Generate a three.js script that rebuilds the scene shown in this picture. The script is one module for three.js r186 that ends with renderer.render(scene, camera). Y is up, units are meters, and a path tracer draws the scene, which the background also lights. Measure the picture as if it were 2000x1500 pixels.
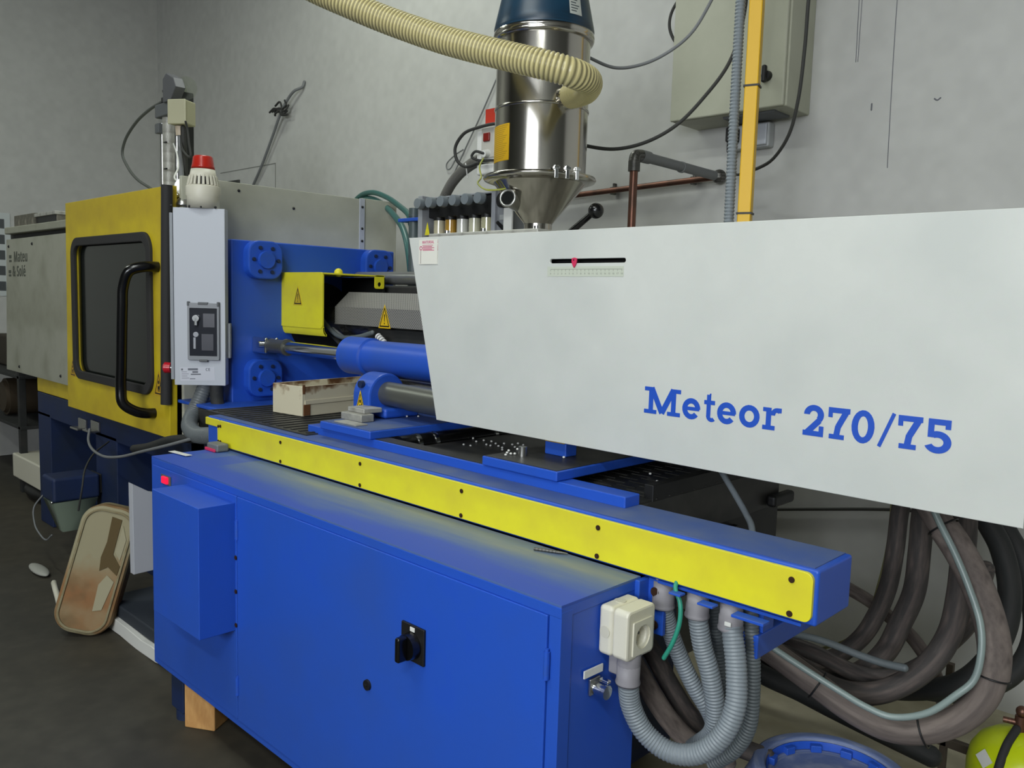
import * as THREE from 'three';
import { RoundedBoxGeometry } from 'three/addons/geometries/RoundedBoxGeometry.js';
import { mergeGeometries, mergeVertices } from 'three/addons/utils/BufferGeometryUtils.js';
import { RectAreaLightUniformsLib } from 'three/addons/lights/RectAreaLightUniformsLib.js';
import { TextGeometry } from 'three/addons/geometries/TextGeometry.js';
import { FontLoader } from 'three/addons/loaders/FontLoader.js';

// ---------------------------------------------------------------- camera, light, exposure
const scene = new THREE.Scene();
scene.background = new THREE.Color(0x000000);
const camera = new THREE.PerspectiveCamera(50.23, 4 / 3, 0.05, 60);
camera.rotation.order = 'YXZ';
camera.position.set(0, 1.3, 0);
camera.rotation.set(-0.1015, 0.765, 0.030);
scene.add(camera);
const renderer = new THREE.WebGLRenderer({ antialias: true });
renderer.toneMapping = THREE.LinearToneMapping;
renderer.toneMappingExposure = 1.01;
renderer.outputColorSpace = THREE.SRGBColorSpace;
renderer.shadowMap.enabled = true;
RectAreaLightUniformsLib.init();
// ceiling fixtures: position, length along x, width along z, light intensity, colour, label
const LAMPS = [
  { at: [1.0, 3.9, 2.0], lx: 1.5, lz: 0.3, power: 52, color: 0xf8fdfb, label: 'white twin tube ceiling light over the aisle in front of the machine' },
  { at: [-1.5, 3.9, 0.5], lx: 1.5, lz: 0.3, power: 25, color: 0xf7fdf9, label: 'white twin tube ceiling light over the front of the cabinet' },
  { at: [-3.4, 3.9, -2.1], lx: 1.5, lz: 0.3, power: 15, color: 0xf6fdf3, label: 'white twin tube ceiling light above the grey guard housing by the back wall' },
  { at: [-5.5, 3.9, 0.0], lx: 1.5, lz: 0.3, power: 15, color: 0xf4fdf3, label: 'white twin tube ceiling light over the far left end' },
];
// daylight through the high frosted window in the wall behind the camera
const WINDOW = { at: [0.8, 2.3, 3.97], w: 3.0, h: 1.4, power: 11.5, color: 0xf2f8ff };

// ---------------------------------------------------------------- helpers
let seed = 7;
const rnd = () => { seed = (seed * 1664525 + 1013904223) >>> 0; return seed / 4294967296; };
const V = (x, y, z) => new THREE.Vector3(x, y, z);
const C = (h) => new THREE.Color(h);
const used = new Map(), origin = new WeakMap();
function numbered(n) { const k = used.get(n) || 0; used.set(n, k + 1); return k ? n + '_' + String(k).padStart(3, '0') : n; }
function thing(name, label, category, at = [0, 0, 0], turn = 0, group) {
  const g = new THREE.Group(); g.name = numbered(name); scene.add(g);
  g.position.set(...at); g.rotation.y = turn;
  g.userData = { label, category }; if (group) g.userData.group = group;
  origin.set(g, turn ? V(0, 0, 0) : V(...at)); return g;
}
function clean(g) {
  let q = g.index ? g.toNonIndexed() : g;
  for (const k of Object.keys(q.attributes)) if (!['position', 'normal', 'uv', 'color'].includes(k)) q.deleteAttribute(k);
  return q;
}
function merge(list) {
  const a = list.flat(9).map(clean);
  const col = a.some(g => g.attributes.color);
  for (const g of a) {
    if (!g.attributes.uv) g.setAttribute('uv', new THREE.BufferAttribute(new Float32Array(g.attributes.position.count * 2), 2));
    if (col && !g.attributes.color) g.setAttribute('color', new THREE.BufferAttribute(new Float32Array(g.attributes.position.count * 3).fill(1), 3));
    if (!g.attributes.normal) g.computeVertexNormals();
  }
  return a.length === 1 ? a[0] : mergeGeometries(a);
}
// a part: geometry given in world coordinates (in the thing's own frame when the thing is turned)
function P(parent, name, geo, mat, label) {
  let g = Array.isArray(geo) ? merge(geo) : geo;
  const o = origin.get(parent) || V(0, 0, 0);
  if (o.lengthSq() > 0) { g = g.clone(); g.translate(-o.x, -o.y, -o.z); }
  const m = new THREE.Mesh(g, mat); m.name = name; m.castShadow = m.receiveShadow = true;
  if (label) m.userData.label = label;
  parent.add(m); origin.set(m, o);
  return m;
}
function T(name, label, category, geo, mat, at, group) { // a thing that is one mesh
  let g = Array.isArray(geo) ? merge(geo) : geo;
  if (!at) { g.computeBoundingBox(); const b = g.boundingBox; at = [(b.min.x + b.max.x) / 2, b.min.y, (b.min.z + b.max.z) / 2]; }
  g = g.clone().translate(-at[0], -at[1], -at[2]);
  const m = new THREE.Mesh(g, mat); m.name = numbered(name); m.position.set(...at);
  m.castShadow = m.receiveShadow = true; m.userData = { label, category }; if (group) m.userData.group = group;
  scene.add(m); return m;
}
// the same piece at several places, as parts
function rep(parent, name, geo, mat, list, label) {
  const o = origin.get(parent) || V(0, 0, 0), out = [];
  for (const p of list) {
    const m = new THREE.Mesh(geo, mat); m.name = name; m.castShadow = m.receiveShadow = true;
    m.position.set(p[0] - o.x, p[1] - o.y, p[2] - o.z); if (label) m.userData.label = label;
    parent.add(m); out.push(m);
  }
  return out;
}
function muv(g) { // uv in metres by dominant normal
  const q = clean(g), p = q.attributes.position, n = q.attributes.normal, uv = new Float32Array(p.count * 2);
  for (let i = 0; i < p.count; i += 3) {
    const ax = Math.abs(n.getX(i) + n.getX(i + 1) + n.getX(i + 2)), ay = Math.abs(n.getY(i) + n.getY(i + 1) + n.getY(i + 2)), az = Math.abs(n.getZ(i) + n.getZ(i + 1) + n.getZ(i + 2));
    for (let k = i; k < i + 3; k++) {
      const x = p.getX(k), y = p.getY(k), z = p.getZ(k);
      if (ax > ay && ax > az) { uv[2 * k] = z; uv[2 * k + 1] = y; } else if (ay > az) { uv[2 * k] = x; uv[2 * k + 1] = z; } else { uv[2 * k] = x; uv[2 * k + 1] = y; }
    }
  }
  q.setAttribute('uv', new THREE.BufferAttribute(uv, 2)); return q;
}
function bx(x0, x1, y0, y1, z0, z1, r = 0.004, seg = 1) {
  const w = Math.abs(x1 - x0), h = Math.abs(y1 - y0), d = Math.abs(z1 - z0);
  const g = r > 0 ? new RoundedBoxGeometry(w, h, d, seg + 1, Math.min(r, w / 2.01, h / 2.01, d / 2.01)) : new THREE.BoxGeometry(w, h, d);
  g.translate((x0 + x1) / 2, (y0 + y1) / 2, (z0 + z1) / 2); return muv(g);
}
const cb = (x, y, z, w, h, d, r = 0.004, seg = 1) => bx(x - w / 2, x + w / 2, y - h / 2, y + h / 2, z - d / 2, z + d / 2, r, seg);
function cyl(a, b, r0, r1 = r0, seg = 24, open = false) { // from point a to point b
  const A = V(...a), B = V(...b), d = B.clone().sub(A), L = d.length();
  const g = new THREE.CylinderGeometry(r1, r0, L, seg, 1, open);
  g.applyQuaternion(new THREE.Quaternion().setFromUnitVectors(V(0, 1, 0), d.normalize()));
  g.translate((A.x + B.x) / 2, (A.y + B.y) / 2, (A.z + B.z) / 2); return g;
}
const sph = (x, y, z, r, ws = 20, hs = 14) => new THREE.SphereGeometry(r, ws, hs).translate(x, y, z);
function lathe(pts, x, y, z, seg = 40) { return new THREE.LatheGeometry(pts.map(p => new THREE.Vector2(Math.max(p[0], 1e-4), p[1])), seg).translate(x, y, z); }
const curve = (pts, tension = 0.5) => new THREE.CatmullRomCurve3(pts.map(p => V(...p)), false, 'centripetal', tension);
function tube(pts, r, seg, rad = 10) {
  const c = curve(pts), L = c.getLength(), n = seg || Math.max(12, Math.round(L / (r * 1.6)));
  const a = c.getPointAt(0), b = c.getPointAt(1);
  return merge([new THREE.TubeGeometry(c, Math.min(n, 160), r, rad, false), sph(a.x, a.y, a.z, r, rad, 6), sph(b.x, b.y, b.z, r, rad, 6)]);
}
// corrugated hose: radius swings between r - depth and r with the given pitch
function corrugated(pts, r, pitch, depth, rad = 16, ridge, groove) {
  const c = curve(pts), L = c.getLength(), per = 6, n = Math.round(L / pitch) * per;
  const fr = c.computeFrenetFrames(n, false), pos = [], col = [], idx = [];
  for (let i = 0; i <= n; i++) {
    const p = c.getPointAt(i / n), ph = 0.5 + 0.5 * Math.cos(i / per * Math.PI * 2), s = Math.pow(ph, 0.7), rr = r - depth + depth * s;
    for (let j = 0; j < rad; j++) {
      const a = j / rad * Math.PI * 2, q = p.clone().addScaledVector(fr.normals[i], Math.cos(a) * rr).addScaledVector(fr.binormals[i], Math.sin(a) * rr);
      pos.push(q.x, q.y, q.z);
      if (ridge) { const k = groove.clone().lerp(ridge, Math.min(1, ph * 1.5)); col.push(k.r, k.g, k.b); }
      if (i < n) { const A = i * rad + j, B = i * rad + (j + 1) % rad, D = A + rad, E2 = B + rad; idx.push(A, B, D, B, E2, D); }
    }
  }
  const g = new THREE.BufferGeometry();
  g.setAttribute('position', new THREE.Float32BufferAttribute(pos, 3));
  if (ridge) g.setAttribute('color', new THREE.Float32BufferAttribute(col, 3));
  g.setIndex(idx); g.computeVertexNormals();
  return merge([g]);
}
function ext(pts, depth, holes = [], bevel = 0) { // outline in xy, extruded along +z from 0
  const s = pts instanceof THREE.Shape ? pts : new THREE.Shape(pts.map(p => new THREE.Vector2(p[0], p[1])));
  for (const h of holes) s.holes.push(h instanceof THREE.Path ? h : new THREE.Path(h.map(p => new THREE.Vector2(p[0], p[1]))));
  return new THREE.ExtrudeGeometry(s, { depth, bevelEnabled: bevel > 0, bevelThickness: bevel, bevelSize: bevel, bevelSegments: 2, curveSegments: 10 });
}
function rr(x0, x1, y0, y1, r, Kind = THREE.Shape) { // rounded rectangle
  const s = new Kind(); s.moveTo(x0 + r, y0); s.lineTo(x1 - r, y0); s.absarc(x1 - r, y0 + r, r, -Math.PI / 2, 0); s.lineTo(x1, y1 - r); s.absarc(x1 - r, y1 - r, r, 0, Math.PI / 2);
  s.lineTo(x0 + r, y1); s.absarc(x0 + r, y1 - r, r, Math.PI / 2, Math.PI); s.lineTo(x0, y0 + r); s.absarc(x0 + r, y0 + r, r, Math.PI, Math.PI * 1.5); return s;
}
// ---------------------------------------------------------------- textures and materials
const hash = (x, y) => { let h = (x * 374761393 + y * 668265263) | 0; h = Math.imul(h ^ (h >>> 13), 1274126177); return ((h ^ (h >>> 16)) >>> 0) / 4294967296; };
function vn(x, y, per) { const xi = Math.floor(x), yi = Math.floor(y), fx = x - xi, fy = y - yi, u = fx * fx * (3 - 2 * fx), v = fy * fy * (3 - 2 * fy), m = (a) => ((a % per) + per) % per;
  const a = hash(m(xi), m(yi)), b = hash(m(xi + 1), m(yi)), c = hash(m(xi), m(yi + 1)), d = hash(m(xi + 1), m(yi + 1)); return a + (b - a) * u + (c - a) * v + (a - b - c + d) * u * v; }
function fbm(u, v, base = 4, oct = 5) { let s = 0, a = 0.5, f = base, t = 0; for (let i = 0; i < oct; i++) { s += a * vn(u * f + i * 17, v * f + i * 31, f); t += a; a *= 0.5; f *= 2; } return s / t; }
function dtex(w, h, fn, metres, srgb = true) {
  const d = new Uint8Array(w * h * 4);
  for (let y = 0; y < h; y++) for (let x = 0; x < w; x++) { const c = fn(x / w, y / h), i = (y * w + x) * 4; for (let k = 0; k < 3; k++) d[i + k] = Math.max(0, Math.min(255, c[k])); d[i + 3] = 255; }
  const t = new THREE.DataTexture(d, w, h, THREE.RGBAFormat); t.wrapS = t.wrapT = THREE.RepeatWrapping; t.magFilter = THREE.LinearFilter; t.minFilter = THREE.LinearMipmapLinearFilter; t.generateMipmaps = true;
  if (srgb) t.colorSpace = THREE.SRGBColorSpace; if (metres) t.repeat.set(1 / metres, 1 / metres); t.needsUpdate = true; return t;
}
const rgb = (h) => [(h >> 16) & 255, (h >> 8) & 255, h & 255];
const mixc = (a, b, t) => a.map((v, i) => v + (b[i] - v) * t);
const Mt = (hex, roughness = 0.6, metalness = 0, extra = {}) => new THREE.MeshStandardMaterial({ color: hex, roughness, metalness, ...extra });
function paint(hex, hex2, amt, metres, roughness, extra = {}) { // paint with uneven wear and dust
  const a = rgb(hex), b = rgb(hex2);
  const map = dtex(256, 256, (u, v) => { const n = fbm(u, v, 4, 6), s = fbm(u, v, 32, 2); return mixc(a, b, amt * Math.max(0, Math.min(1, (n - 0.32) * 2.2)) + (s - 0.5) * 0.06); }, metres);
  return new THREE.MeshStandardMaterial({ map, roughness, ...extra });
}
const M = {};
M.blue = paint(0x2353be, 0x2c54ac, 0.8, 0.9, 0.42);
M.blueDust = paint(0x2f4d92, 0x5e6a86, 0.9, 0.5, 0.6);
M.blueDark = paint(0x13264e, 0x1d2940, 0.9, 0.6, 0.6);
M.yellow = paint(0xe4dc2c, 0xd2c436, 0.7, 0.4, 0.42);
M.yellowDoor = paint(0xd2ba1e, 0xbda222, 0.9, 0.5, 0.5);
M.yellowPole = Mt(0xe2b20a, 0.45);
M.hood = paint(0xd0d2cb, 0xc3c6c0, 0.9, 0.8, 0.5);
M.grey = paint(0xa3a394, 0x8f8f7e, 0.9, 0.5, 0.6);
M.greyPale = paint(0xbdbdac, 0xadad9b, 0.9, 0.5, 0.6);
M.greyBox = Mt(0xb9bdc4, 0.45);
M.cabGrey = paint(0xb2b3a0, 0xa7a895, 0.8, 0.6, 0.5);
M.greyDark = Mt(0x5c5f61, 0.6);
M.black = Mt(0x141415, 0.5);
M.blackGloss = Mt(0x0c0c0d, 0.22);
M.rubber = Mt(0x2b2a2a, 0.75);
M.steel = Mt(0xb8b8b4, 0.32, 1);
M.chrome = Mt(0xd6d8d8, 0.14, 1);
M.rodSteel = Mt(0x75766f, 0.38, 0.7);
M.dirtySteel = paint(0x777672, 0x3c3a36, 0.9, 0.15, 0.45, { metalness: 0.75 });
M.alu = paint(0xb4b3ab, 0x8d8b83, 0.8, 0.1, 0.5, { metalness: 0.3 });
M.inox = Mt(0xbdb9b0, 0.17, 1);
M.cream = Mt(0xd8d3be, 0.5);
M.white = Mt(0xdcdcd6, 0.5);
M.offWhite = Mt(0xd6d2c0, 0.42);
M.red = Mt(0xb4291c, 0.25, 0, { emissive: 0x200000 });
M.redSign = Mt(0xc4331c, 0.5);
M.conduit = Mt(0x7f878c, 0.42);
M.conduitDark = Mt(0x5d6466, 0.5);
M.fitting = Mt(0x8b888c, 0.55);
M.hydro = paint(0x3f3b39, 0x655a54, 0.9, 0.25, 0.8);
M.hydroBrown = paint(0x766b64, 0x564d48, 0.9, 0.25, 0.8);
M.hydroDark = paint(0x242625, 0x33312f, 0.8, 0.25, 0.75);
M.cable = Mt(0x333330, 0.65);
M.cableGrey = Mt(0x77797a, 0.6);
M.copper = paint(0x7d5748, 0x564238, 0.8, 0.1, 0.42, { metalness: 0.7 });
M.green = Mt(0x2f8f78, 0.4);
M.greenDark = Mt(0x2f5f5a, 0.35);
M.tread = paint(0x2a2b2a, 0x46443f, 0.9, 0.2, 0.45, { metalness: 0.4 });
M.darkTray = paint(0x232322, 0x3a3834, 0.9, 0.2, 0.45);
M.screw = Mt(0x4a3324, 0.5, 0.6);
M.pink = Mt(0xd2305a, 0.45);
M.lettering = Mt(0x1d4fb8, 0.5);

// floor: stained concrete
const floorTex = dtex(512, 512, (u, v) => { const n = fbm(u, v, 3, 6), f = fbm(u, v, 48, 3), o = fbm(u + 0.37, v + 0.11, 2, 3); let c = mixc([50, 48, 41], [70, 67, 60], n); c = mixc(c, [60, 51, 32], Math.max(0, o - 0.55) * 2.2); return c.map(q => q * (0.86 + 0.28 * f)); }, 2.2);
const wallTex = dtex(512, 512, (u, v) => { const n = fbm(u, v, 3, 6), f = fbm(u, v, 64, 2); return mixc([182, 182, 177], [195, 195, 191], n).map(q => q * (0.97 + 0.06 * f)); }, 3.1);
M.floor = new THREE.MeshStandardMaterial({ map: floorTex, roughness: 0.7, bumpMap: floorTex, bumpScale: 0.002 });
M.wallDim = Mt(0x6f706c, 0.9);
M.screed = paint(0xb0a992, 0x8f8870, 0.9, 0.5, 0.8);
M.wall = new THREE.MeshStandardMaterial({ map: wallTex, roughness: 0.85 });

function canvasMat(w, h, draw, rough = 0.5, extra = {}) {
  const c = document.createElement('canvas'); c.width = w; c.height = h; draw(c.getContext('2d'), w, h);
  const t = new THREE.CanvasTexture(c); t.colorSpace = THREE.SRGBColorSpace; return new THREE.MeshStandardMaterial({ map: t, roughness: rough, ...extra });
}
// thin printed sheet facing +z, its front face showing the print
function sheet(w, h, t = 0.001) { const g = new THREE.BoxGeometry(w, h, t); const uv = g.attributes.uv; return clean(g); }
// warning triangle plate, facing +z, uv fitted to its bounds
function triPlate(w, h, t = 0.0012) {
  const g = ext([[-w / 2, 0], [w / 2, 0], [0, h]], t), p = g.attributes.position, uv = new Float32Array(p.count * 2);
  for (let i = 0; i < p.count; i++) { uv[2 * i] = p.getX(i) / w + 0.5; uv[2 * i + 1] = p.getY(i) / h; }
  g.setAttribute('uv', new THREE.BufferAttribute(uv, 2)); return g;
}
const drawTri = (hand, bg) => (g, w, h) => {
  g.fillStyle = bg; g.fillRect(0, 0, w, h); g.strokeStyle = '#15120a'; g.lineWidth = w * 0.05; g.lineJoin = 'round';
  g.beginPath(); g.moveTo(w * 0.5, h * 0.16); g.lineTo(w * 0.87, h * 0.92); g.lineTo(w * 0.13, h * 0.92); g.closePath(); g.stroke();
  g.fillStyle = '#15120a';
  if (!hand) { g.beginPath(); g.moveTo(w * 0.46, h * 0.42); g.lineTo(w * 0.54, h * 0.42); g.lineTo(w * 0.52, h * 0.72); g.lineTo(w * 0.48, h * 0.72); g.fill(); g.beginPath(); g.arc(w * 0.5, h * 0.8, w * 0.035, 0, 7); g.fill(); }
  else { g.beginPath(); g.arc(w * 0.5, h * 0.47, w * 0.075, 0, 7); g.fill(); g.fillRect(w * 0.40, h * 0.62, w * 0.22, h * 0.13); for (let i = 0; i < 4; i++) g.fillRect(w * (0.40 + 0.06 * i), h * 0.72, w * 0.035, h * 0.12); g.save(); g.translate(w * 0.62, h * 0.62); g.rotate(0.7); g.fillRect(-w * 0.02, -h * 0.16, w * 0.05, h * 0.18); g.restore(); }
};
M.warnBang = canvasMat(128, 128, drawTri(false, '#e0b91c'));
M.warnHand = canvasMat(128, 128, drawTri(true, '#e0b91c'));
M.warnDoor = canvasMat(128, 128, drawTri(true, '#c79c1c'));
const hexScrew = (r = 0.007, t = 0.006) => merge([new THREE.CylinderGeometry(r, r, t, 12).rotateX(Math.PI / 2), new THREE.CylinderGeometry(r * 1.5, r * 1.5, t * 0.35, 14).rotateX(Math.PI / 2)]);

// ---------------------------------------------------------------- the room
function S(name, geo, mat) { const m = new THREE.Mesh(Array.isArray(geo) ? merge(geo) : geo, mat); m.name = name; m.userData.kind = 'structure'; m.castShadow = m.receiveShadow = true; scene.add(m); return m; }
const XL = -7.1, ZB = -3.0, XR = 3.2, ZF = 4.0, HC = 4.3;
S('floor', bx(XL - 0.2, XR + 0.2, -0.15, 0, ZB - 0.2, ZF + 0.2, 0), M.floor);
S('ceiling', bx(XL - 0.2, XR + 0.2, HC, HC + 0.15, ZB - 0.2, ZF + 0.2, 0), M.wallDim);
S('floor_screed', bx(-1.55, XR, 0, 0.004, ZB, -1.72, 0), M.screed);
const wallBack = S('wall_back', bx(XL - 0.2, XR + 0.2, 0, HC, ZB - 0.18, ZB, 0), M.wall);
S('wall_left', bx(XL - 0.18, XL, 0, HC, ZB, ZF, 0), M.wall);
S('wall_right', bx(XR, XR + 0.18, 0, HC, ZB, ZF, 0), M.wallDim);
{
  const W = WINDOW, x0 = W.at[0] - W.w / 2, x1 = W.at[0] + W.w / 2, y0 = W.at[1] - W.h / 2, y1 = W.at[1] + W.h / 2;
  S('wall_front', [bx(XL - 0.2, x0, 0, HC, ZF, ZF + 0.18, 0), bx(x1, XR + 0.2, 0, HC, ZF, ZF + 0.18, 0), bx(x0, x1, 0, y0, ZF, ZF + 0.18, 0), bx(x0, x1, y1, HC, ZF, ZF + 0.18, 0)], M.wallDim);
  const win = S('window_1', bx(x0, x1, y0, y1, ZF + 0.03, ZF + 0.05, 0), new THREE.MeshStandardMaterial({ color: 0xffffff, emissive: W.color, emissiveIntensity: W.power / 3, roughness: 0.4 }));
  const fr = new THREE.Mesh(merge([bx(x0, x1, y0, y0 + 0.05, ZF, ZF + 0.09), bx(x0, x1, y1 - 0.05, y1, ZF, ZF + 0.09), ...[0, 1 / 3, 2 / 3, 1].map(k => bx(x0 + (x1 - x0 - 0.05) * k, x0 + (x1 - x0 - 0.05) * k + 0.05, y0, y1, ZF, ZF + 0.09))]), M.greyDark);
  fr.name = 'window_frame'; fr.castShadow = fr.receiveShadow = true; win.add(fr);
  const l = new THREE.RectAreaLight(W.color, W.power, W.w, W.h); l.position.set(...W.at); l.lookAt(W.at[0], W.at[1], 0); scene.add(l);
}

for (const L of LAMPS) {
  const t = thing('ceiling_light', L.label, 'ceiling light', L.at);
  P(t, 'housing', bx(L.at[0] - L.lx / 2 - 0.03, L.at[0] + L.lx / 2 + 0.03, L.at[1] + 0.02, L.at[1] + 0.1, L.at[2] - L.lz / 2 - 0.02, L.at[2] + L.lz / 2 + 0.02, 0.01), M.white);
  P(t, 'diffuser', bx(L.at[0] - L.lx / 2, L.at[0] + L.lx / 2, L.at[1], L.at[1] + 0.02, L.at[2] - L.lz / 2, L.at[2] + L.lz / 2, 0), new THREE.MeshStandardMaterial({ color: 0xffffff, emissive: L.color, emissiveIntensity: L.power / 4 }));
  for (const s of [-1, 1]) P(t, 'hanger', cyl([L.at[0] + s * L.lx * 0.35, L.at[1] + 0.1, L.at[2]], [L.at[0] + s * L.lx * 0.35, HC, L.at[2]], 0.006), M.steel);
  const l = new THREE.RectAreaLight(L.color, L.power, L.lx, L.lz); l.position.set(L.at[0], L.at[1] - 0.01, L.at[2]); l.lookAt(L.at[0], 0, L.at[2] - 0.0001); scene.add(l);
}

// ---------------------------------------------------------------- machine base with its yellow rail
{
  const t = thing('machine_base', 'long blue machine base with a yellow screwed rail along its front beam', 'machine base', [-2.7, 0, -1.8]);
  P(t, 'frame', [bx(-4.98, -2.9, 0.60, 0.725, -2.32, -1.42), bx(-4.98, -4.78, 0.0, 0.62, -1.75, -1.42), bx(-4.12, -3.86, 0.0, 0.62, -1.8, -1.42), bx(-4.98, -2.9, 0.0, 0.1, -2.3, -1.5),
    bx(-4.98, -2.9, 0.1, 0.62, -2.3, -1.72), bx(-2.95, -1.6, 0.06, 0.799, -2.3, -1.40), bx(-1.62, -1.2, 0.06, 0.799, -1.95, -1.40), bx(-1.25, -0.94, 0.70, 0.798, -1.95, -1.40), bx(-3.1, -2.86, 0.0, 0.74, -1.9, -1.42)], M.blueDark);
  P(t, 'recess_panel', bx(-3.86, -3.12, 0.14, 0.58, -1.75, -1.7, 0.004), M.blue);
  P(t, 'beam', bx(-2.55, -0.505, 0.806, 0.897, -1.357, -1.226, 0.005, 2), M.blue);
  P(t, 'beam_top', bx(-2.54, -0.515, 0.8968, 0.8985, -1.352, -1.232, 0), M.blueDust, 'dusty blue top of the front beam');
  const strip = P(t, 'trim_panel', (() => { const g = ext(rr(-2.47, -0.512, 0.813, 0.891, 0.012), 0.006, [], 0.001); g.translate(0, 0, -1.226); return muv(g); })(), M.yellow, 'yellow screwed trim panel');
  const sc = hexScrew(0.0034, 0.0035), at = [];
  for (const x of [-2.084, -1.697, -1.315, -0.931, -0.545]) for (const y of [0.875, 0.8195]) at.push([x, y, -1.2175]);
  at.push([-2.462, 0.873, -1.2175], [-2.448, 0.875, -1.2175], [-2.462, 0.825, -1.2175], [-2.448, 0.825, -1.2175]);
  rep(strip, 'screw', sc, M.screw, at);
  P(t, 'beam_end_trim', [bx(-2.56, -2.47, 0.868, 0.892, -1.232, -1.222, 0.002)], M.yellow);
  P(t, 'base_trim', [bx(-4.98, -4.3, 0.728, 0.81, -1.6, -1.42, 0.004)], M.yellowDoor, 'yellow trim under the rear cover');
  // bed top
  P(t, 'tray', [bx(-2.9, -1.6, 0.80, 0.872, -2.32, -1.358, 0), bx(-1.6, -0.951, 0.80, 0.872, -1.97, -1.358, 0), bx(-0.95, -0.931, 0.80, 0.8965, -1.97, -1.358, 0.001)], M.darkTray);
  P(t, 'slide_rail', bx(-2.075, -0.931, 0.897, 0.921, -1.352, -1.302, 0.003), M.blue);
  P(t, 'rail_cap', bx(-1.76, -1.32, 0.9205, 0.9222, -1.350, -1.306, 0), M.darkTray);
  P(t, 'oil_tray', [bx(-1.69, -1.335, 0.896, 0.901, -1.95, -1.354, 0.001), bx(-1.69, -1.336, 0.872, 0.8955, -1.94, -1.365, 0)], M.darkTray);
  // tread plates with raised bars
  const bars = (x0, x1, z0, z1, n) => { const l = [bx(x0, x1, 0.897, 0.902, z0, z1, 0.001)]; for (let i = 0; i < n; i++) { const x = x0 + (i + 0.5) * (x1 - x0) / n; l.push(bx(x - 0.006, x + 0.006, 0.902, 0.9045, z0 + 0.015, z1 - 0.015, 0.0012)); } return l; };
  P(t, 'tread_plate', bars(-2.64, -2.02, -1.95, -1.262, 15), M.tread);
  const b2 = [bx(-1.3, -0.935, 0.895, 0.900, -1.95, -1.357, 0.001)];
  for (let i = 0; i < 22; i++) for (let j = 0; j < 4; j++) b2.push(cb(-1.27 + j * 0.09 + (i % 2) * 0.045, 0.9005, -1.39 - i * 0.024, 0.05, 0.0025, 0.007, 0.001));
  P(t, 'tread_plate', b2, M.tread);
  P(t, 'end_plate', [bx(-0.955, -0.932, 0.66, 0.93, -1.972, -1.40, 0.002), bx(-0.93, -0.905, 0.805, 0.835, -2.01, -1.90, 0.008), bx(-0.931, -0.915, 0.72, 0.79, -1.74, -1.70, 0.003)], M.black, 'black end plate of the bed');
  P(t, 'cross_bar', [bx(-0.66, -0.63, 0.692, 0.735, -1.52, -1.29, 0.003), bx(-0.658, -0.632, 0.734, 0.806, -1.35, -1.31, 0.001)], M.blue);
  const tab = P(t, 'mounting_tab', [bx(-0.833, -0.788, 0.700, 0.802, -1.245, -1.235, 0.002), bx(-0.833, -0.822, 0.700, 0.802, -1.245, -1.205, 0.002)], M.blue);
  rep(tab, 'bolt', hexScrew(0.006, 0.008), M.screw, [[-0.806, 0.78, -1.232], [-0.806, 0.718, -1.232]]);
  P(t, 'conduit_plate', [bx(-0.80, -0.53, 0.799, 0.805, -1.30, -1.229, 0.001), bx(-0.755, -0.732, 0.799, 0.803, -1.214, -1.196, 0.001), bx(-0.697, -0.668, 0.797, 0.801, -1.214, -1.194, 0.001), bx(-0.632, -0.575, 0.795, 0.800, -1.214, -1.192, 0.001)], M.blue);
  rep(t, 'mount_bracket', merge([bx(-0.05, 0.05, -0.02, 0.03, 0, 0.012, 0.003), bx(-0.05, 0.05, -0.02, -0.01, 0, 0.05, 0.003)]), M.steel, [[-4.27, 0.63, -1.42], [-4.1, 0.64, -1.42]]);
}

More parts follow.
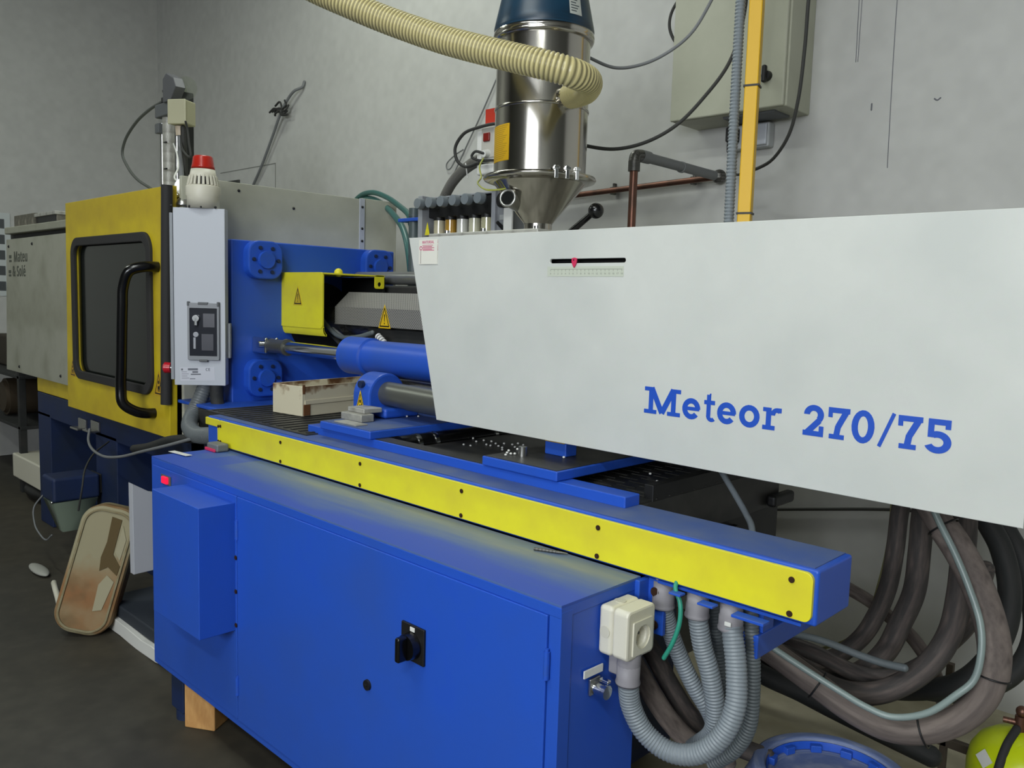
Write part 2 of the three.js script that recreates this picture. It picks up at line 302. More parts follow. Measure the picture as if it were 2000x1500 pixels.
// ---------------------------------------------------------------- electrical cabinet
{
  const X0 = -2.447, X1 = -0.832, Y0 = 0.165, Y1 = 0.805, ZF0 = -1.0, ZR = -1.222;
  const t = thing('electrical_cabinet', 'low blue electrical cabinet with a switch box and rotary switch on its front', 'cabinet', [-1.64, 0, -1.11]);
  P(t, 'carcass', [bx(X0 + 0.0015, X1 - 0.0015, Y0 + 0.001, Y1 - 0.006, ZR, ZF0 - 0.007, 0.001), bx(X0, X1, Y1 - 0.023, Y1 - 0.0042, ZR, ZF0 + 0.0005, 0.0015), bx(X1 - 0.026, X1 + 0.0004, Y0, Y1 - 0.012, ZF0 - 0.03, ZF0, 0.0015), bx(X0 - 0.0004, X0 + 0.014, Y0, Y1 - 0.012, ZF0 - 0.03, ZF0, 0.0015), bx(X0 + 0.01, X1 - 0.02, Y0 - 0.0005, Y0 + 0.018, ZF0 - 0.03, ZF0 - 0.0005, 0.0015)], M.blue);
  // top sheet with settled dust towards the back
  const top = (() => { const g = new THREE.BoxGeometry(X1 - X0, 0.004, ZF0 - ZR); g.translate((X0 + X1) / 2, Y1 - 0.002, (ZF0 + ZR) / 2); const q = clean(g), p = q.attributes.position, uv = q.attributes.uv; for (let i = 0; i < p.count; i++) uv.setXY(i, (p.getX(i) - X0) / (X1 - X0), (p.getZ(i) - ZR) / (ZF0 - ZR)); return q; })();
  const dust = dtex(512, 128, (u, v) => {
    const n = fbm(u * 1, v * 1, 4, 5), e = fbm(u, v, 16, 3);
    let d = 0.95 - 1.15 * v + (n - 0.5) * 0.7 + (e - 0.5) * 0.25; d *= Math.min(1, 0.35 + u * 1.6);
    if (u > 0.085 && u < 0.155 && v < 0.62) d *= 0.15; // wiped patch
    if (u < 0.03) d *= 0.4;
    d = Math.max(0, Math.min(0.9, d)); return mixc([34, 76, 178], [132, 138, 134], d);
  });
  P(t, 'top', top, new THREE.MeshStandardMaterial({ map: dust, roughness: 0.5 }), 'dusty blue cabinet top');
  P(t, 'door', bx(-1.916, -0.859, 0.185, 0.782, ZF0 - 0.006, ZF0 + 0.004, 0.002), M.blue);
  P(t, 'front_panel', bx(X0 + 0.015, -1.921, 0.185, 0.782, ZF0 - 0.006, ZF0 + 0.003, 0.002), M.blue);
  const hinge = merge([cyl([0, -0.024, 0], [0, 0.024, 0], 0.0055), cyl([0, 0.024, 0], [0, 0.029, 0], 0.0035)]);
  rep(t, 'hinge', hinge, M.blue, [[-1.914, 0.695, ZF0 + 0.005], [-1.914, 0.278, ZF0 + 0.005], [-0.856, 0.697, ZF0 + 0.005]]);
  P(t, 'switch_box', bx(-2.204, -1.928, 0.424, 0.764, ZF0 + 0.002, ZF0 + 0.10, 0.002), M.blue);
  const sw = P(t, 'rotary_switch', [bx(-1.236, -1.166, 0.588, 0.662, ZF0 + 0.004, ZF0 + 0.010, 0.002)], M.black);
  P(sw, 'knob', [cyl([-1.2, 0.622, ZF0 + 0.01], [-1.2, 0.622, ZF0 + 0.028], 0.027, 0.025, 32), cb(-1.2, 0.622, ZF0 + 0.038, 0.014, 0.05, 0.024, 0.005, 2)], M.blackGloss);
  P(sw, 'label_plate', cb(-1.2, 0.654, ZF0 + 0.0105, 0.014, 0.009, 0.002, 0.001), M.white);
  P(t, 'lock', [cyl([-1.351, 0.485, ZF0 + 0.003], [-1.351, 0.485, ZF0 + 0.009], 0.012, 0.011, 24), cb(-1.351, 0.485, ZF0 + 0.0095, 0.008, 0.004, 0.002, 0.0005)], M.black);
  const lamp = P(t, 'indicator_light', [bx(-2.368, -2.305, 0.738, 0.765, ZF0 + 0.003, ZF0 + 0.006, 0.001)], Mt(0x565a58, 0.5));
  P(lamp, 'lens', bx(-2.352, -2.318, 0.742, 0.762, ZF0 + 0.005, ZF0 + 0.013, 0.002), new THREE.MeshStandardMaterial({ color: 0xd01838, emissive: 0xff1840, emissiveIntensity: 0.9, roughness: 0.3 }), 'glowing red lens');
  rep(t, 'screw', hexScrew(0.004, 0.003), M.screw, [[-1.924, 0.62, ZF0 + 0.004], [-1.924, 0.53, ZF0 + 0.004], [-1.924, 0.44, ZF0 + 0.004]]);
  for (const [x, z] of [[-2.36, -1.06], [-0.92, -1.06], [-2.36, -1.18], [-0.92, -1.18]]) P(t, 'foot', [bx(x - 0.04, x + 0.04, 0.03, Y0 + 0.005, z - 0.03, z + 0.03, 0.004), cyl([x, 0, z], [x, 0.03, z], 0.03)], M.blueDark);
  // cable bundle holder on the end: silver clamp lock under its label strip
}
{
  const X1 = -0.832;
  const t = thing('socket_outlet', 'white surface mounted power socket box on the end of the blue cabinet', 'socket', [-0.805, 0.69, -1.135]);
  P(t, 'back_box', bx(X1, X1 + 0.03, 0.696, 0.784, -1.182, -1.10, 0.008, 3), M.offWhite);
  P(t, 'cover', (() => { const h = new THREE.Path(); h.absarc(0, -0.007, 0.0205, 0, Math.PI * 2, true); const g = ext(rr(-0.037, 0.037, -0.04, 0.04, 0.006), 0.023, [h], 0.004); g.rotateY(Math.PI / 2); g.translate(X1 + 0.035, 0.740, -1.141); return g; })(), M.offWhite);
  const f = X1 + 0.062;
  const fr = P(t, 'socket_face', (() => { const g = ext(rr(-0.028, 0.028, -0.03, 0.03, 0.003), 0.003, [(() => { const h = new THREE.Path(); h.absarc(0, 0, 0.021, 0, Math.PI * 2, true); return h; })()]); g.rotateY(Math.PI / 2); g.translate(f, 0.733, -1.143); return g; })(), M.offWhite);
  P(t, 'socket_well', [(() => { const g = new THREE.CylinderGeometry(0.021, 0.019, 0.016, 28, 1, true); g.rotateZ(-Math.PI / 2); g.translate(f - 0.005, 0.733, -1.143); return g; })(), cyl([f - 0.014, 0.733, -1.143], [f - 0.0125, 0.733, -1.143], 0.02, 0.02, 28)], Mt(0xc7c2ac, 0.5));
  P(t, 'pin_hole', [cyl([f - 0.0126, 0.733, -1.135], [f - 0.012, 0.733, -1.135], 0.0028), cyl([f - 0.0126, 0.733, -1.151], [f - 0.012, 0.733, -1.151], 0.0028), cb(f - 0.011, 0.752, -1.143, 0.006, 0.004, 0.008, 0.001), cb(f - 0.011, 0.714, -1.143, 0.006, 0.004, 0.008, 0.001)], M.greyDark);
  for (const g of [cyl([-0.817, 0.738, -1.1005], [-0.817, 0.738, -1.099], 0.0105, 0.0105, 24), cyl([-0.816, 0.783, -1.14], [-0.816, 0.7848, -1.14], 0.0105, 0.0105, 24)]) P(t, 'knockout', g, Mt(0xcbc7b4, 0.45));
}
{
  const t = thing('cam_lock', 'small shiny metal lock under a narrow white label strip on the blue cabinet end', 'lock', [-0.832, 0.62, -1.09]);
  const l = cb(0, 0, 0, 0.003, 0.014, 0.052, 0.0008); l.rotateX(-0.02); l.translate(-0.829, 0.667, -1.088);
  P(t, 'label_strip', l, M.white);
  P(t, 'plate', cb(-0.829, 0.640, -1.092, 0.006, 0.03, 0.028, 0.002), M.steel);
  P(t, 'barrel', [cyl([-0.829, 0.636, -1.094], [-0.806, 0.636, -1.094], 0.012, 0.0105, 20), cyl([-0.806, 0.636, -1.094], [-0.801, 0.636, -1.094], 0.0125, 0.0125, 20), cb(-0.812, 0.652, -1.1, 0.02, 0.006, 0.01, 0.002)], M.chrome);
}
T('drill_bit', 'thin steel drill bit lying on the dusty cabinet top by the yellow rail', 'drill bit', [cyl([-1.065, 0.8085, -1.187], [-1.02, 0.8085, -1.206], 0.003, 0.003, 10), cyl([-1.02, 0.8085, -1.206], [-1.0, 0.8085, -1.2145], 0.0034, 0.0012, 10)], M.dirtySteel);
T('label_scrap', 'white paper strip lying on the back left corner of the blue cabinet top', 'paper strip', (() => { const g = cb(0, 0, 0, 0.10, 0.001, 0.02, 0); g.rotateY(0.1); g.translate(-2.42, 0.8085, -1.075); return g; })(), M.white);
{
  const t = thing('cable_plug', 'grey plug with a red band below the grey elbow hose on the cabinet', 'plug', [-2.41, 0.806, -1.19]);
  P(t, 'body', bx(-2.445, -2.375, 0.8055, 0.83, -1.21, -1.17, 0.006), Mt(0x6b6e70, 0.5));
  P(t, 'band', bx(-2.45, -2.385, 0.8055, 0.815, -1.172, -1.166, 0.002), M.pink, 'red band');
}

// ---------------------------------------------------------------- guard housing, door, covers
{
  const t = thing('guard_housing', 'pale grey sheet metal housing rising behind the blue platen', 'machine guard', [-3.6, 0.72, -1.9]);
  const XE = -3.08;
  P(t, 'end_panel', [bx(XE - 0.02, XE, 0.735, 1.73, -2.20, -1.385, 0.002)], M.greyPale);
  P(t, 'end_panel', [bx(XE - 0.02, XE, 0.735, 1.735, -2.40, -2.2035, 0.002)], M.greyPale);
  P(t, 'seam_trim', bx(XE + 0.0005, XE + 0.006, 1.50, 1.733, -2.217, -2.19, 0.001), M.greyBox);
  P(t, 'back_panel', bx(-4.285, XE - 0.021, 0.74, 1.654, -2.40, -2.38, 0.001), M.greyPale);
  P(t, 'roof', bx(-4.285, XE - 0.021, 1.655, 1.665, -2.36, -1.40, 0.001), M.greyPale);
  P(t, 'side_panel', bx(-4.3, -4.286, 0.74, 1.70, -2.40, -1.43, 0.001), M.greyPale);
  rep(t, 'screw', new THREE.SphereGeometry(0.006, 10, 8), M.black, [[XE, 1.655, -1.86], [XE, 1.70, -1.615], [XE + 0.006, 1.60, -2.203], [XE + 0.006, 1.545, -2.203], [XE + 0.006, 1.695, -2.203], [XE, 0.88, -1.49], [XE, 1.45, -2.37]]);
}
{
  const t = thing('moving_platen', 'dark machine platen seen dimly through the guard door window', 'mould platen', [-3.85, 0.73, -1.85]);
  P(t, 'plate', bx(-3.95, -3.75, 0.80, 1.5, -2.25, -1.55, 0.01), M.hydroDark);
  for (const y of [0.98, 1.43]) for (const z of [-1.62, -2.13]) P(t, 'tie_bar', cyl([-4.25, y, z], [-3.1, y, z], 0.035), M.dirtySteel);
  P(t, 'support', bx(-3.95, -3.75, 0.726, 0.80, -2.2, -1.6, 0.004), M.hydroDark);
}
{
  const D = -1.35;
  const t = thing('guard_door', 'yellow sliding guard door with a dark window and black tubular handle', 'machine door', [-3.69, 0.73, D]);
  const win = rr(-4.125, -3.29, 0.905, 1.50, 0.06, THREE.Path);
  P(t, 'door_panel', (() => { const g = ext([[-4.272, 0.728], [-3.13, 0.728], [-3.11, 1.69], [-4.24, 1.69]], 0.026, [win], 0.002); g.translate(0, 0, D - 0.028); return muv(g); })(), M.yellowDoor);
  P(t, 'window_pane', bx(-4.13, -3.285, 0.90, 1.505, D - 0.02, D - 0.012, 0), new THREE.MeshPhysicalMaterial({ color: 0x2b332e, roughness: 0.12, transmission: 0.75, thickness: 0, ior: 1.49 }), 'smoked clear window pane');
  P(t, 'window_gasket', (() => { const g = ext(rr(-4.148, -3.268, 0.882, 1.523, 0.075), 0.008, [rr(-4.118, -3.298, 0.912, 1.493, 0.055, THREE.Path)], 0.004); g.translate(0, 0, D + 0.002); return g; })(), M.rubber);
  P(t, 'edge_strip', [cyl([-3.13, 0.862, D + 0.012], [-3.10, 1.69, D + 0.012], 0.0205, 0.0205, 16)], M.rubber);
  P(t, 'handle', tube([[-3.215, 1.388, D - 0.002], [-3.22, 1.387, D + 0.05], [-3.24, 1.368, D + 0.10], [-3.262, 1.31, D + 0.115], [-3.27, 1.23, D + 0.117], [-3.29, 1.0, D + 0.117], [-3.297, 0.915, D + 0.117], [-3.29, 0.855, D + 0.112], [-3.275, 0.822, D + 0.07], [-3.268, 0.812, D + 0.03], [-3.266, 0.811, D - 0.002]], 0.0205, 80, 14), M.blackGloss);
  for (const [x, y, w, h] of [[-3.222, 0.885, 0.088, 0.10], [-4.19, 0.88, 0.07, 0.085]]) { const g = triPlate(w, h); g.translate(x, y, D + 0.0005); P(t, 'warning_sticker', g, M.warnDoor); }
}
{
  const t = thing('rear_cover', 'dull grey rear machine cover with faded lettering at the far left', 'machine cover', [-4.85, 0.72, -1.85]);
  P(t, 'front_panel', (() => { const g = ext([[-5.46, 0.812], [-4.275, 0.812], [-4.275, 1.562], [-5.385, 1.558]], 0.02, [], 0.002); g.translate(0, 0, -1.42); return muv(g); })(), M.grey);
  P(t, 'shell', [bx(-5.40, -4.30, 0.83, 1.60, -2.3, -1.425, 0), bx(-4.98, -4.5, 0.727, 0.83, -2.2, -1.65, 0)], M.hydroDark);
  P(t, 'lid', bx(-5.37, -4.275, 1.588, 1.626, -2.34, -1.385, 0.006), M.grey);
  rep(t, 'screw', new THREE.SphereGeometry(0.009, 10, 8), M.black, [[-5.34, 1.52, -1.40], [-4.92, 1.525, -1.40], [-5.21, 0.845, -1.40], [-4.52, 0.85, -1.40]]);
  const font = await new FontLoader().loadAsync('fonts/droid/droid_sans_bold.typeface.json');
  const txt = (s, size, x, y) => { const g = new TextGeometry(s, { font, size, depth: 0.001, curveSegments: 4 }); g.translate(x, y, -1.398); return g; };
  P(t, 'lettering', [txt('Mateu', 0.058, -5.255, 1.432), txt('& Solé', 0.058, -5.285, 1.352), cb(-5.32, 1.462, -1.3975, 0.045, 0.018, 0.001, 0), cb(-5.32, 1.438, -1.3975, 0.045, 0.012, 0.001, 0), cb(-5.335, 1.378, -1.3975, 0.045, 0.018, 0.001, 0), cb(-5.335, 1.357, -1.3975, 0.045, 0.012, 0.001, 0)], Mt(0x4f5248, 0.7));
}
{
  const t = thing('metal_tray', 'worn flat metal tray lying on top of the rear cover', 'tray', [-4.98, 1.626, -1.5]);
  P(t, 'body', [bx(-5.31, -4.95, 1.6262, 1.692, -1.6, -1.42, 0.004), bx(-4.95, -4.62, 1.6262, 1.67, -1.6, -1.43, 0.004)], paint(0x5d5a50, 0x8b8678, 0.9, 0.12, 0.8));
  P(t, 'lip', bx(-4.96, -4.615, 1.668, 1.686, -1.6, -1.42, 0.003), M.alu);
  P(t, 'shadow_gap', bx(-4.945, -4.63, 1.63, 1.667, -1.4302, -1.4285, 0), M.black);
}

// ---------------------------------------------------------------- fixed platen and injection side
{
  const t = thing('fixed_platen', 'heavy blue fixed platen with three round tie bar nuts facing the nozzle', 'platen', [-3.0, 0.72, -1.87]);
  P(t, 'plate', [bx(-3.078, -2.9, 0.80, 1.497, -2.25, -1.49, 0.006), bx(-3.078, -2.66, 0.873, 0.885, -2.25, -1.36, 0.003)], M.blue);
  P(t, 'nozzle_opening', [cyl([-2.9, 1.2, -1.88], [-2.897, 1.2, -1.88], 0.15, 0.15, 40)], M.black);
  const sq = () => { const s = new THREE.Shape(), a = 0.066, r = 0.042; return ext(rr(-a, a, -a, a, r), 0.034, [], 0.006); };
  const nut = sq(); nut.rotateY(Math.PI / 2); const disc = merge([cyl([0.038, 0, 0], [0.052, 0, 0], 0.034, 0.032, 28)]);
  const boltG = cyl([0.038, 0, 0], [0.046, 0, 0], 0.008, 0.007, 8);
  for (const [y, z] of [[1.425, -1.61], [1.425, -2.145], [0.975, -1.61], [0.975, -2.145]]) {
    const n = rep(t, 'tie_bar_nut', nut, M.blue, [[-2.9, y, z]])[0]; origin.set(n, V(0, 0, 0));
    P(n, 'bar_end', disc, M.blue);
    const l = []; for (let k = 0; k < 6; k++) { const a = k * Math.PI / 3 + 0.5; l.push([0, 0.051 * Math.cos(a), 0.051 * Math.sin(a)]); }
    rep(n, 'bolt', boltG, M.blueDark, l);
  }
}
{
  const t = thing('nozzle_guard', 'yellow sheet metal nozzle guard with a warning triangle in front of the blue platen', 'guard', [-2.75, 1.17, -1.8]);
  const z = -1.70;
  P(t, 'front_plate', (() => { const g = ext(rr(-2.93, -2.615, 1.175, 1.382, 0.014), 0.006, [], 0.001); g.translate(0, 0, z - 0.006); return muv(g); })(), M.yellow);
  P(t, 'bottom_lip', (() => { const s = []; for (let i = 0; i <= 8; i++) { const a = i / 8 * 1.2; s.push(cb(-2.7725 + 0.0, 1.178 - 0.03 * Math.sin(a), z - 0.02 + 0.018 * Math.cos(a) - 0.004, 0.315, 0.008, 0.006, 0)); } return s; })(), M.yellow);
  P(t, 'top_plate', bx(-2.93, -2.615, 1.376, 1.382, -1.985, z, 0.001), M.yellow);
  P(t, 'side_tab', (() => { const g = ext(rr(-0.022, 0.022, -0.05, 0.003, 0.008), 0.005, [(() => { const h = new THREE.Path(); h.absarc(0, -0.033, 0.009, 0, 7, true); return h; })()]); g.rotateY(Math.PI / 2); g.translate(-2.62, 1.38, -1.96); return g; })(), M.yellow);
  P(t, 'knob', sph(-2.66, 1.386, -1.80, 0.016), M.yellow);
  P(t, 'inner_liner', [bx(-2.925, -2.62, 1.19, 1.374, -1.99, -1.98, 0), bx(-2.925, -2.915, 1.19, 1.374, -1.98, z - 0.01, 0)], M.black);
  const g = triPlate(0.062, 0.075); g.translate(-2.78, 1.258, z + 0.001); P(t, 'warning_sticker', g, canvasMat(128, 128, drawTri(false, '#c9ae1f')));
}
{
  const t = thing('barrel_cover', 'perforated metal heat shield around the injection barrel with a warning triangle', 'heat shield', [-2.2, 1.1, -1.86]);
  const perf = dtex(64, 64, (u, v) => { const f = (a, b) => Math.hypot(a - Math.round(a), b - Math.round(b)); const d = Math.min(f(u * 2, v * 2), f(u * 2 + 0.5, v * 2 + 0.5)); return d < 0.2 ? [46, 44, 42] : [158, 156, 150]; }, 0.02);
  const pm = new THREE.MeshStandardMaterial({ map: perf, roughness: 0.45, metalness: 0.25 });
  const xs = -2.664, xe = -1.45, prof = [[-1.79, 1.192], [-1.79, 1.256], [-1.852, 1.312], [-1.908, 1.312], [-1.97, 1.256], [-1.97, 1.192]];
  const q = []; for (let i = 0; i < prof.length - 1; i++) { const [z0, y0] = prof[i], [z1, y1] = prof[i + 1], L = Math.hypot(z1 - z0, y1 - y0), a = Math.atan2(y1 - y0, z1 - z0); const g = muv(new THREE.BoxGeometry(xe - xs, 0.004, L + 0.001)); g.rotateX(-a); g.translate((xs + xe) / 2, (y0 + y1) / 2, (z0 + z1) / 2); q.push(g); }
  P(t, 'shield', q, pm);
  P(t, 'barrel', [cyl([-2.9, 1.2, -1.88], [-1.5, 1.2, -1.88], 0.052, 0.052, 28), cyl([-2.72, 1.2, -1.88], [-2.66, 1.2, -1.88], 0.075, 0.075, 28)], M.dirtySteel);
  P(t, 'under_box', bx(-2.5, -1.5, 1.105, 1.185, -1.95, -1.82, 0.006), M.hydroDark);
  const g = triPlate(0.07, 0.085); g.translate(-2.352, 1.188, -1.787); P(t, 'warning_sticker', g, M.warnBang);
}
{
  const wires = [[[-2.75, 1.22, -1.77], [-2.62, 1.15, -1.77], [-2.48, 1.15, -1.76], [-2.40, 1.17, -1.77]], [[-2.68, 1.17, -1.79], [-2.56, 1.13, -1.78], [-2.45, 1.12, -1.77], [-2.3, 1.13, -1.78], [-2.1, 1.11, -1.8]], [[-2.72, 1.16, -1.8], [-2.58, 1.10, -1.78], [-2.47, 1.07, -1.75], [-2.44, 1.03, -1.74]]];
  const names = ['grey heater wire looping under the left end of the perforated shield', 'long grey heater wire running along under the perforated shield', 'grey heater wire hanging down behind the blue injection cylinder'];
  wires.forEach((w, i) => T('heater_wire', names[i], 'wire', tube(w, 0.009, 40, 8), [M.conduitDark, M.cableGrey, M.cable][i], null));
  T('spring_hose', 'short black and white coiled spring hose below the warning triangle', 'spring', corrugated([[-2.36, 1.16, -1.765], [-2.31, 1.135, -1.76], [-2.26, 1.10, -1.765]], 0.012, 0.015, 0.005, 12, C(0xe8e8e8), C(0x101010)), new THREE.MeshStandardMaterial({ vertexColors: true, roughness: 0.5 }));
}
{
  const t = thing('guide_rod', 'oily steel guide rod running level behind the perforated shield', 'guide rod', [-2.2, 1.34, -2.06]);
  P(t, 'rod', cyl([-2.895, 1.375, -2.06], [-1.5, 1.375, -2.06], 0.026, 0.026, 24), Mt(0x8d8e8c, 0.35, 0.5));
  P(t, 'carrier', [bx(-2.85, -1.5, 1.285, 1.345, -2.16, -2.02, 0.01)], M.hydroDark);
  rep(t, 'clamp', merge([bx(-0.03, 0.03, -0.02, 0.02, -0.015, 0.015, 0.003)]), M.greyBox, [[-2.18, 1.30, -1.965], [-2.28, 1.295, -1.965]]);
}
{
  const t = thing('carriage_cylinder', 'bright blue hydraulic cylinder with a chrome rod reaching to the platen', 'hydraulic cylinder', [-2.3, 1.05, -1.59]);
  const y = 1.103, z = -1.60;
  P(t, 'tube', [cyl([-2.2, y, z], [-1.55, y + 0.004, z], 0.055, 0.055, 36)], M.blue);
  P(t, 'head', [cyl([-2.285, y, z], [-2.17, y, z], 0.062, 0.062, 36), cyl([-2.17, y, z], [-2.165, y, z], 0.062, 0.055, 36)], M.blue);
  P(t, 'port_block', bx(-1.82, -1.70, y - 0.115, y - 0.03, z - 0.04, z + 0.04, 0.01), M.blue);
  P(t, 'rod', cyl([-2.78, y, z], [-2.28, y, z], 0.023, 0.023, 28), M.chrome);
  P(t, 'rod_end', [cyl([-2.805, y, z], [-2.69, y, z], 0.027, 0.025, 24), cyl([-2.70, y, z], [-2.685, y, z], 0.031, 0.031, 24), bx(-2.86, -2.79, y - 0.022, y + 0.022, z - 0.012, z + 0.012, 0.008, 2)], M.rodSteel);
  P(t, 'pivot_pin', [cyl([-2.835, y + 0.004, z - 0.04], [-2.835, y + 0.004, z + 0.04], 0.013), bx(-2.90, -2.80, y - 0.03, y + 0.03, z + 0.016, z + 0.028, 0.006), bx(-2.90, -2.80, y - 0.03, y + 0.03, z - 0.028, z - 0.016, 0.006)], M.chrome);
}
{
  const t = thing('cylinder_pipe', 'thin bent steel pipe running under the blue hydraulic cylinder', 'pipe', [-2.0, 1.02, -1.62]);
  P(t, 'pipe', tube([[-2.22, 1.045, -1.60], [-2.15, 1.043, -1.6], [-2.0, 1.044, -1.60], [-1.85, 1.043, -1.6], [-1.75, 1.038, -1.6]], 0.008, 40, 8), M.steel);
  P(t, 'clip', [bx(-2.05, -1.90, 1.02, 1.05, -1.645, -1.625, 0.004), bx(-2.06, -1.94, 0.985, 1.0, -1.645, -1.625, 0.004)], M.alu);
}

// ---------------------------------------------------------------- carriage blocks on the bed
{
  const t = thing('carriage_plate', 'blue cross plate on the rail carrying the round bearing block', 'carriage plate', [-1.87, 0.921, -1.6]);
  P(t, 'plate', bx(-1.99, -1.752, 0.9215, 0.943, -1.95, -1.288, 0.003), M.blue);
  P(t, 'top_dust', bx(-1.985, -1.757, 0.9428, 0.9442, -1.94, -1.293, 0), M.blueDust, 'dusty plate top');
  const b = (() => { const s = new THREE.Shape(); s.moveTo(-0.062, 0); s.lineTo(0.062, 0); s.lineTo(0.062, 0.06); s.absarc(0, 0.06, 0.062, 0, Math.PI); s.closePath(); const g = ext(s, 0.07, [], 0.006); g.rotateY(Math.PI / 2); g.translate(-2.03, 0.9445, -1.50); return muv(g); })();
  P(t, 'bearing_block', [b, bx(-2.0, -1.9, 0.9445, 0.975, -1.58, -1.45, 0.01)], M.blue);
  P(t, 'bore_ring', cyl([-1.975, 1.012, -1.50], [-1.962, 1.012, -1.50], 0.048, 0.046, 32), M.blue);
  rep(t, 'bolt', merge([new THREE.CylinderGeometry(0.011, 0.011, 0.012, 12).rotateX(Math.PI / 2)]), M.blueDark, [[-1.995, 1.04, -1.433]]);
  P(t, 'ejector_rod', [cyl([-1.97, 1.012, -1.50], [-1.55, 1.006, -1.50], 0.036, 0.036, 28), cyl([-1.85, 1.010, -1.50], [-1.55, 1.006, -1.50], 0.0375, 0.0375, 28)], M.rodSteel);
  const g = triPlate(0.05, 0.07); g.translate(-1.995, 0.952, -1.4305); P(t, 'warning_sticker', g, M.warnHand);
}
{
  const t = thing('clamp_block', 'small stack of bare aluminium blocks on the blue carriage plate', 'metal block', [-2.0, 0.944, -1.41]);
  P(t, 'lower_block', bx(-1.985, -1.885, 0.9443, 0.966, -1.40, -1.355, 0.003), M.alu);
  P(t, 'upper_block', bx(-1.98, -1.90, 0.966, 0.980, -1.44, -1.375, 0.003), M.alu);
  P(t, 'shim', bx(-1.945, -1.84, 0.9443, 0.948, -1.345, -1.305, 0.001), M.alu);
}
{
  const t = thing('support_plate', 'blue cross plate under the white hood with a short post and bolt', 'carriage plate', [-1.22, 0.921, -1.6]);
  P(t, 'plate', bx(-1.333, -1.105, 0.9215, 0.943, -1.95, -1.296, 0.003), M.blue);
  P(t, 'top_dust', bx(-1.328, -1.11, 0.9428, 0.9442, -1.94, -1.301, 0), M.darkTray, 'dark oily plate top');
  P(t, 'post', bx(-1.36 + 0.1, -1.195, 0.944, 1.02, -1.47, -1.43, 0.003), M.blue);
  const g = sheet(0.06, 0.02); g.translate(-1.228, 0.985, -1.4285);
  P(t, 'hazard_label', g, canvasMat(64, 32, (c, w, h) => { c.fillStyle = '#c9a21c'; c.fillRect(0, 0, w, h); c.fillStyle = '#2a210c'; c.fillRect(4, 14, w - 8, 12); c.beginPath(); c.moveTo(32, 2); c.lineTo(42, 14); c.lineTo(22, 14); c.fill(); }));
  P(t, 'bolt', [cyl([-1.27, 0.944, -1.365], [-1.27, 0.966, -1.365], 0.010, 0.010, 16)], M.steel);
}
{
  const t = thing('guide_shaft', 'black shaft with shiny collars in the tray behind the slide rail', 'shaft', [-1.73, 0.872, -1.5]);
  P(t, 'shaft', [cyl([-1.72, 0.902, -1.36], [-1.72, 0.902, -1.98], 0.027, 0.027, 24)], M.blackGloss);
  for (const z of [-1.41, -1.47, -1.70]) P(t, 'collar', cyl([-1.72, 0.902, z], [-1.72, 0.902, z - 0.012], 0.0295, 0.0295, 24), M.chrome);
  P(t, 'cradle', bx(-1.745, -1.695, 0.8722, 0.885, -1.95, -1.38, 0.003), M.black);
}
{ // cream parts box, open on top, edges rusted
  const rust = (u, v) => { const n = fbm(u, v, 5, 5), e = Math.max(0, n - 0.60) * 9; return mixc([206, 198, 172], [92, 60, 34], Math.min(1, e)); };
  const m = new THREE.MeshStandardMaterial({ map: dtex(256, 256, rust, 0.55), roughness: 0.6 });
  const t = thing('parts_box', 'open cream metal box with rusty edges standing on the tread plate', 'box', [-2.462, 0.9047, -1.41], 0.13);
  const w = 0.152, L = 0.40, H = 0.098, k = 0.006;
  const face = (g) => g;
  P(t, 'front_wall', face(bx(0, w, 0, H, -k, 0, 0.002)), m); P(t, 'back_wall', bx(0, w, 0, H, -L, -L + k, 0.002), m);
  P(t, 'side_wall', [bx(w - k, w, 0, H, -L + k, -k, 0.001), bx(w, w + 0.003, 0.038, 0.052, -L, -0.01, 0.001)], m); P(t, 'side_wall', bx(0, k, 0, H, -L + k, -k, 0.001), m);
  P(t, 'floor', bx(k, w - k, 0, 0.004, -L + k, -k, 0), m);
  P(t, 'rusty_corner', [cb(w + 0.0005, 0.02, -0.018, 0.004, 0.036, 0.026, 0.001), cb(w + 0.0003, H - 0.01, -0.006, 0.002, 0.03, 0.01, 0.0005), bx(0.01, 0.13, H - 0.001, H + 0.0008, -0.006, -0.002, 0)], Mt(0x6b4424, 0.8), 'rusted corner');
}
{
  const spots = [[-1.901, 0.9472, -1.532], [-1.882, 0.9472, -1.560], [-1.627, 0.9038, -1.511], [-1.604, 0.9038, -1.515], [-1.685, 0.9038, -1.601], [-1.590, 0.9038, -1.562], [-1.572, 0.9038, -1.560], [-1.553, 0.9038, -1.572], [-1.530, 0.9038, -1.563], [-1.509, 0.9038, -1.542], [-1.309, 0.9472, -1.354], [-1.325, 0.9472, -1.376], [-1.295, 0.9472, -1.352], [-1.289, 0.9472, -1.359], [-1.547, 0.9038, -1.620], [-1.515, 0.9038, -1.597], [-1.309, 0.9472, -1.397], [-1.326, 0.9472, -1.407], [-1.523, 0.9038, -1.639], [-1.293, 0.9472, -1.333], [-1.617, 0.9038, -1.608], [-1.586, 0.9038, -1.594], [-1.549, 0.9038, -1.645], [-1.499, 0.9038, -1.605], [-1.572, 0.9038, -1.613], [-1.012, 0.9065, -1.534], [-0.978, 0.9065, -1.585], [-1.190, 0.9472, -1.418], [-1.070, 0.9065, -1.591], [-1.020, 0.9065, -1.367], [-0.952, 0.9065, -1.365], [-1.642, 0.9038, -1.573], [-1.642, 0.9038, -1.602]];
  const g = new THREE.SphereGeometry(0.0034, 8, 6).scale(1, 0.8, 1);
  for (const p of spots) T('plastic_pellet', 'tiny white plastic pellet spilled on the dark oily bed under the hood', 'pellet', g.clone().translate(...p), M.white, null, 'white pellets spilled on the machine bed');
}

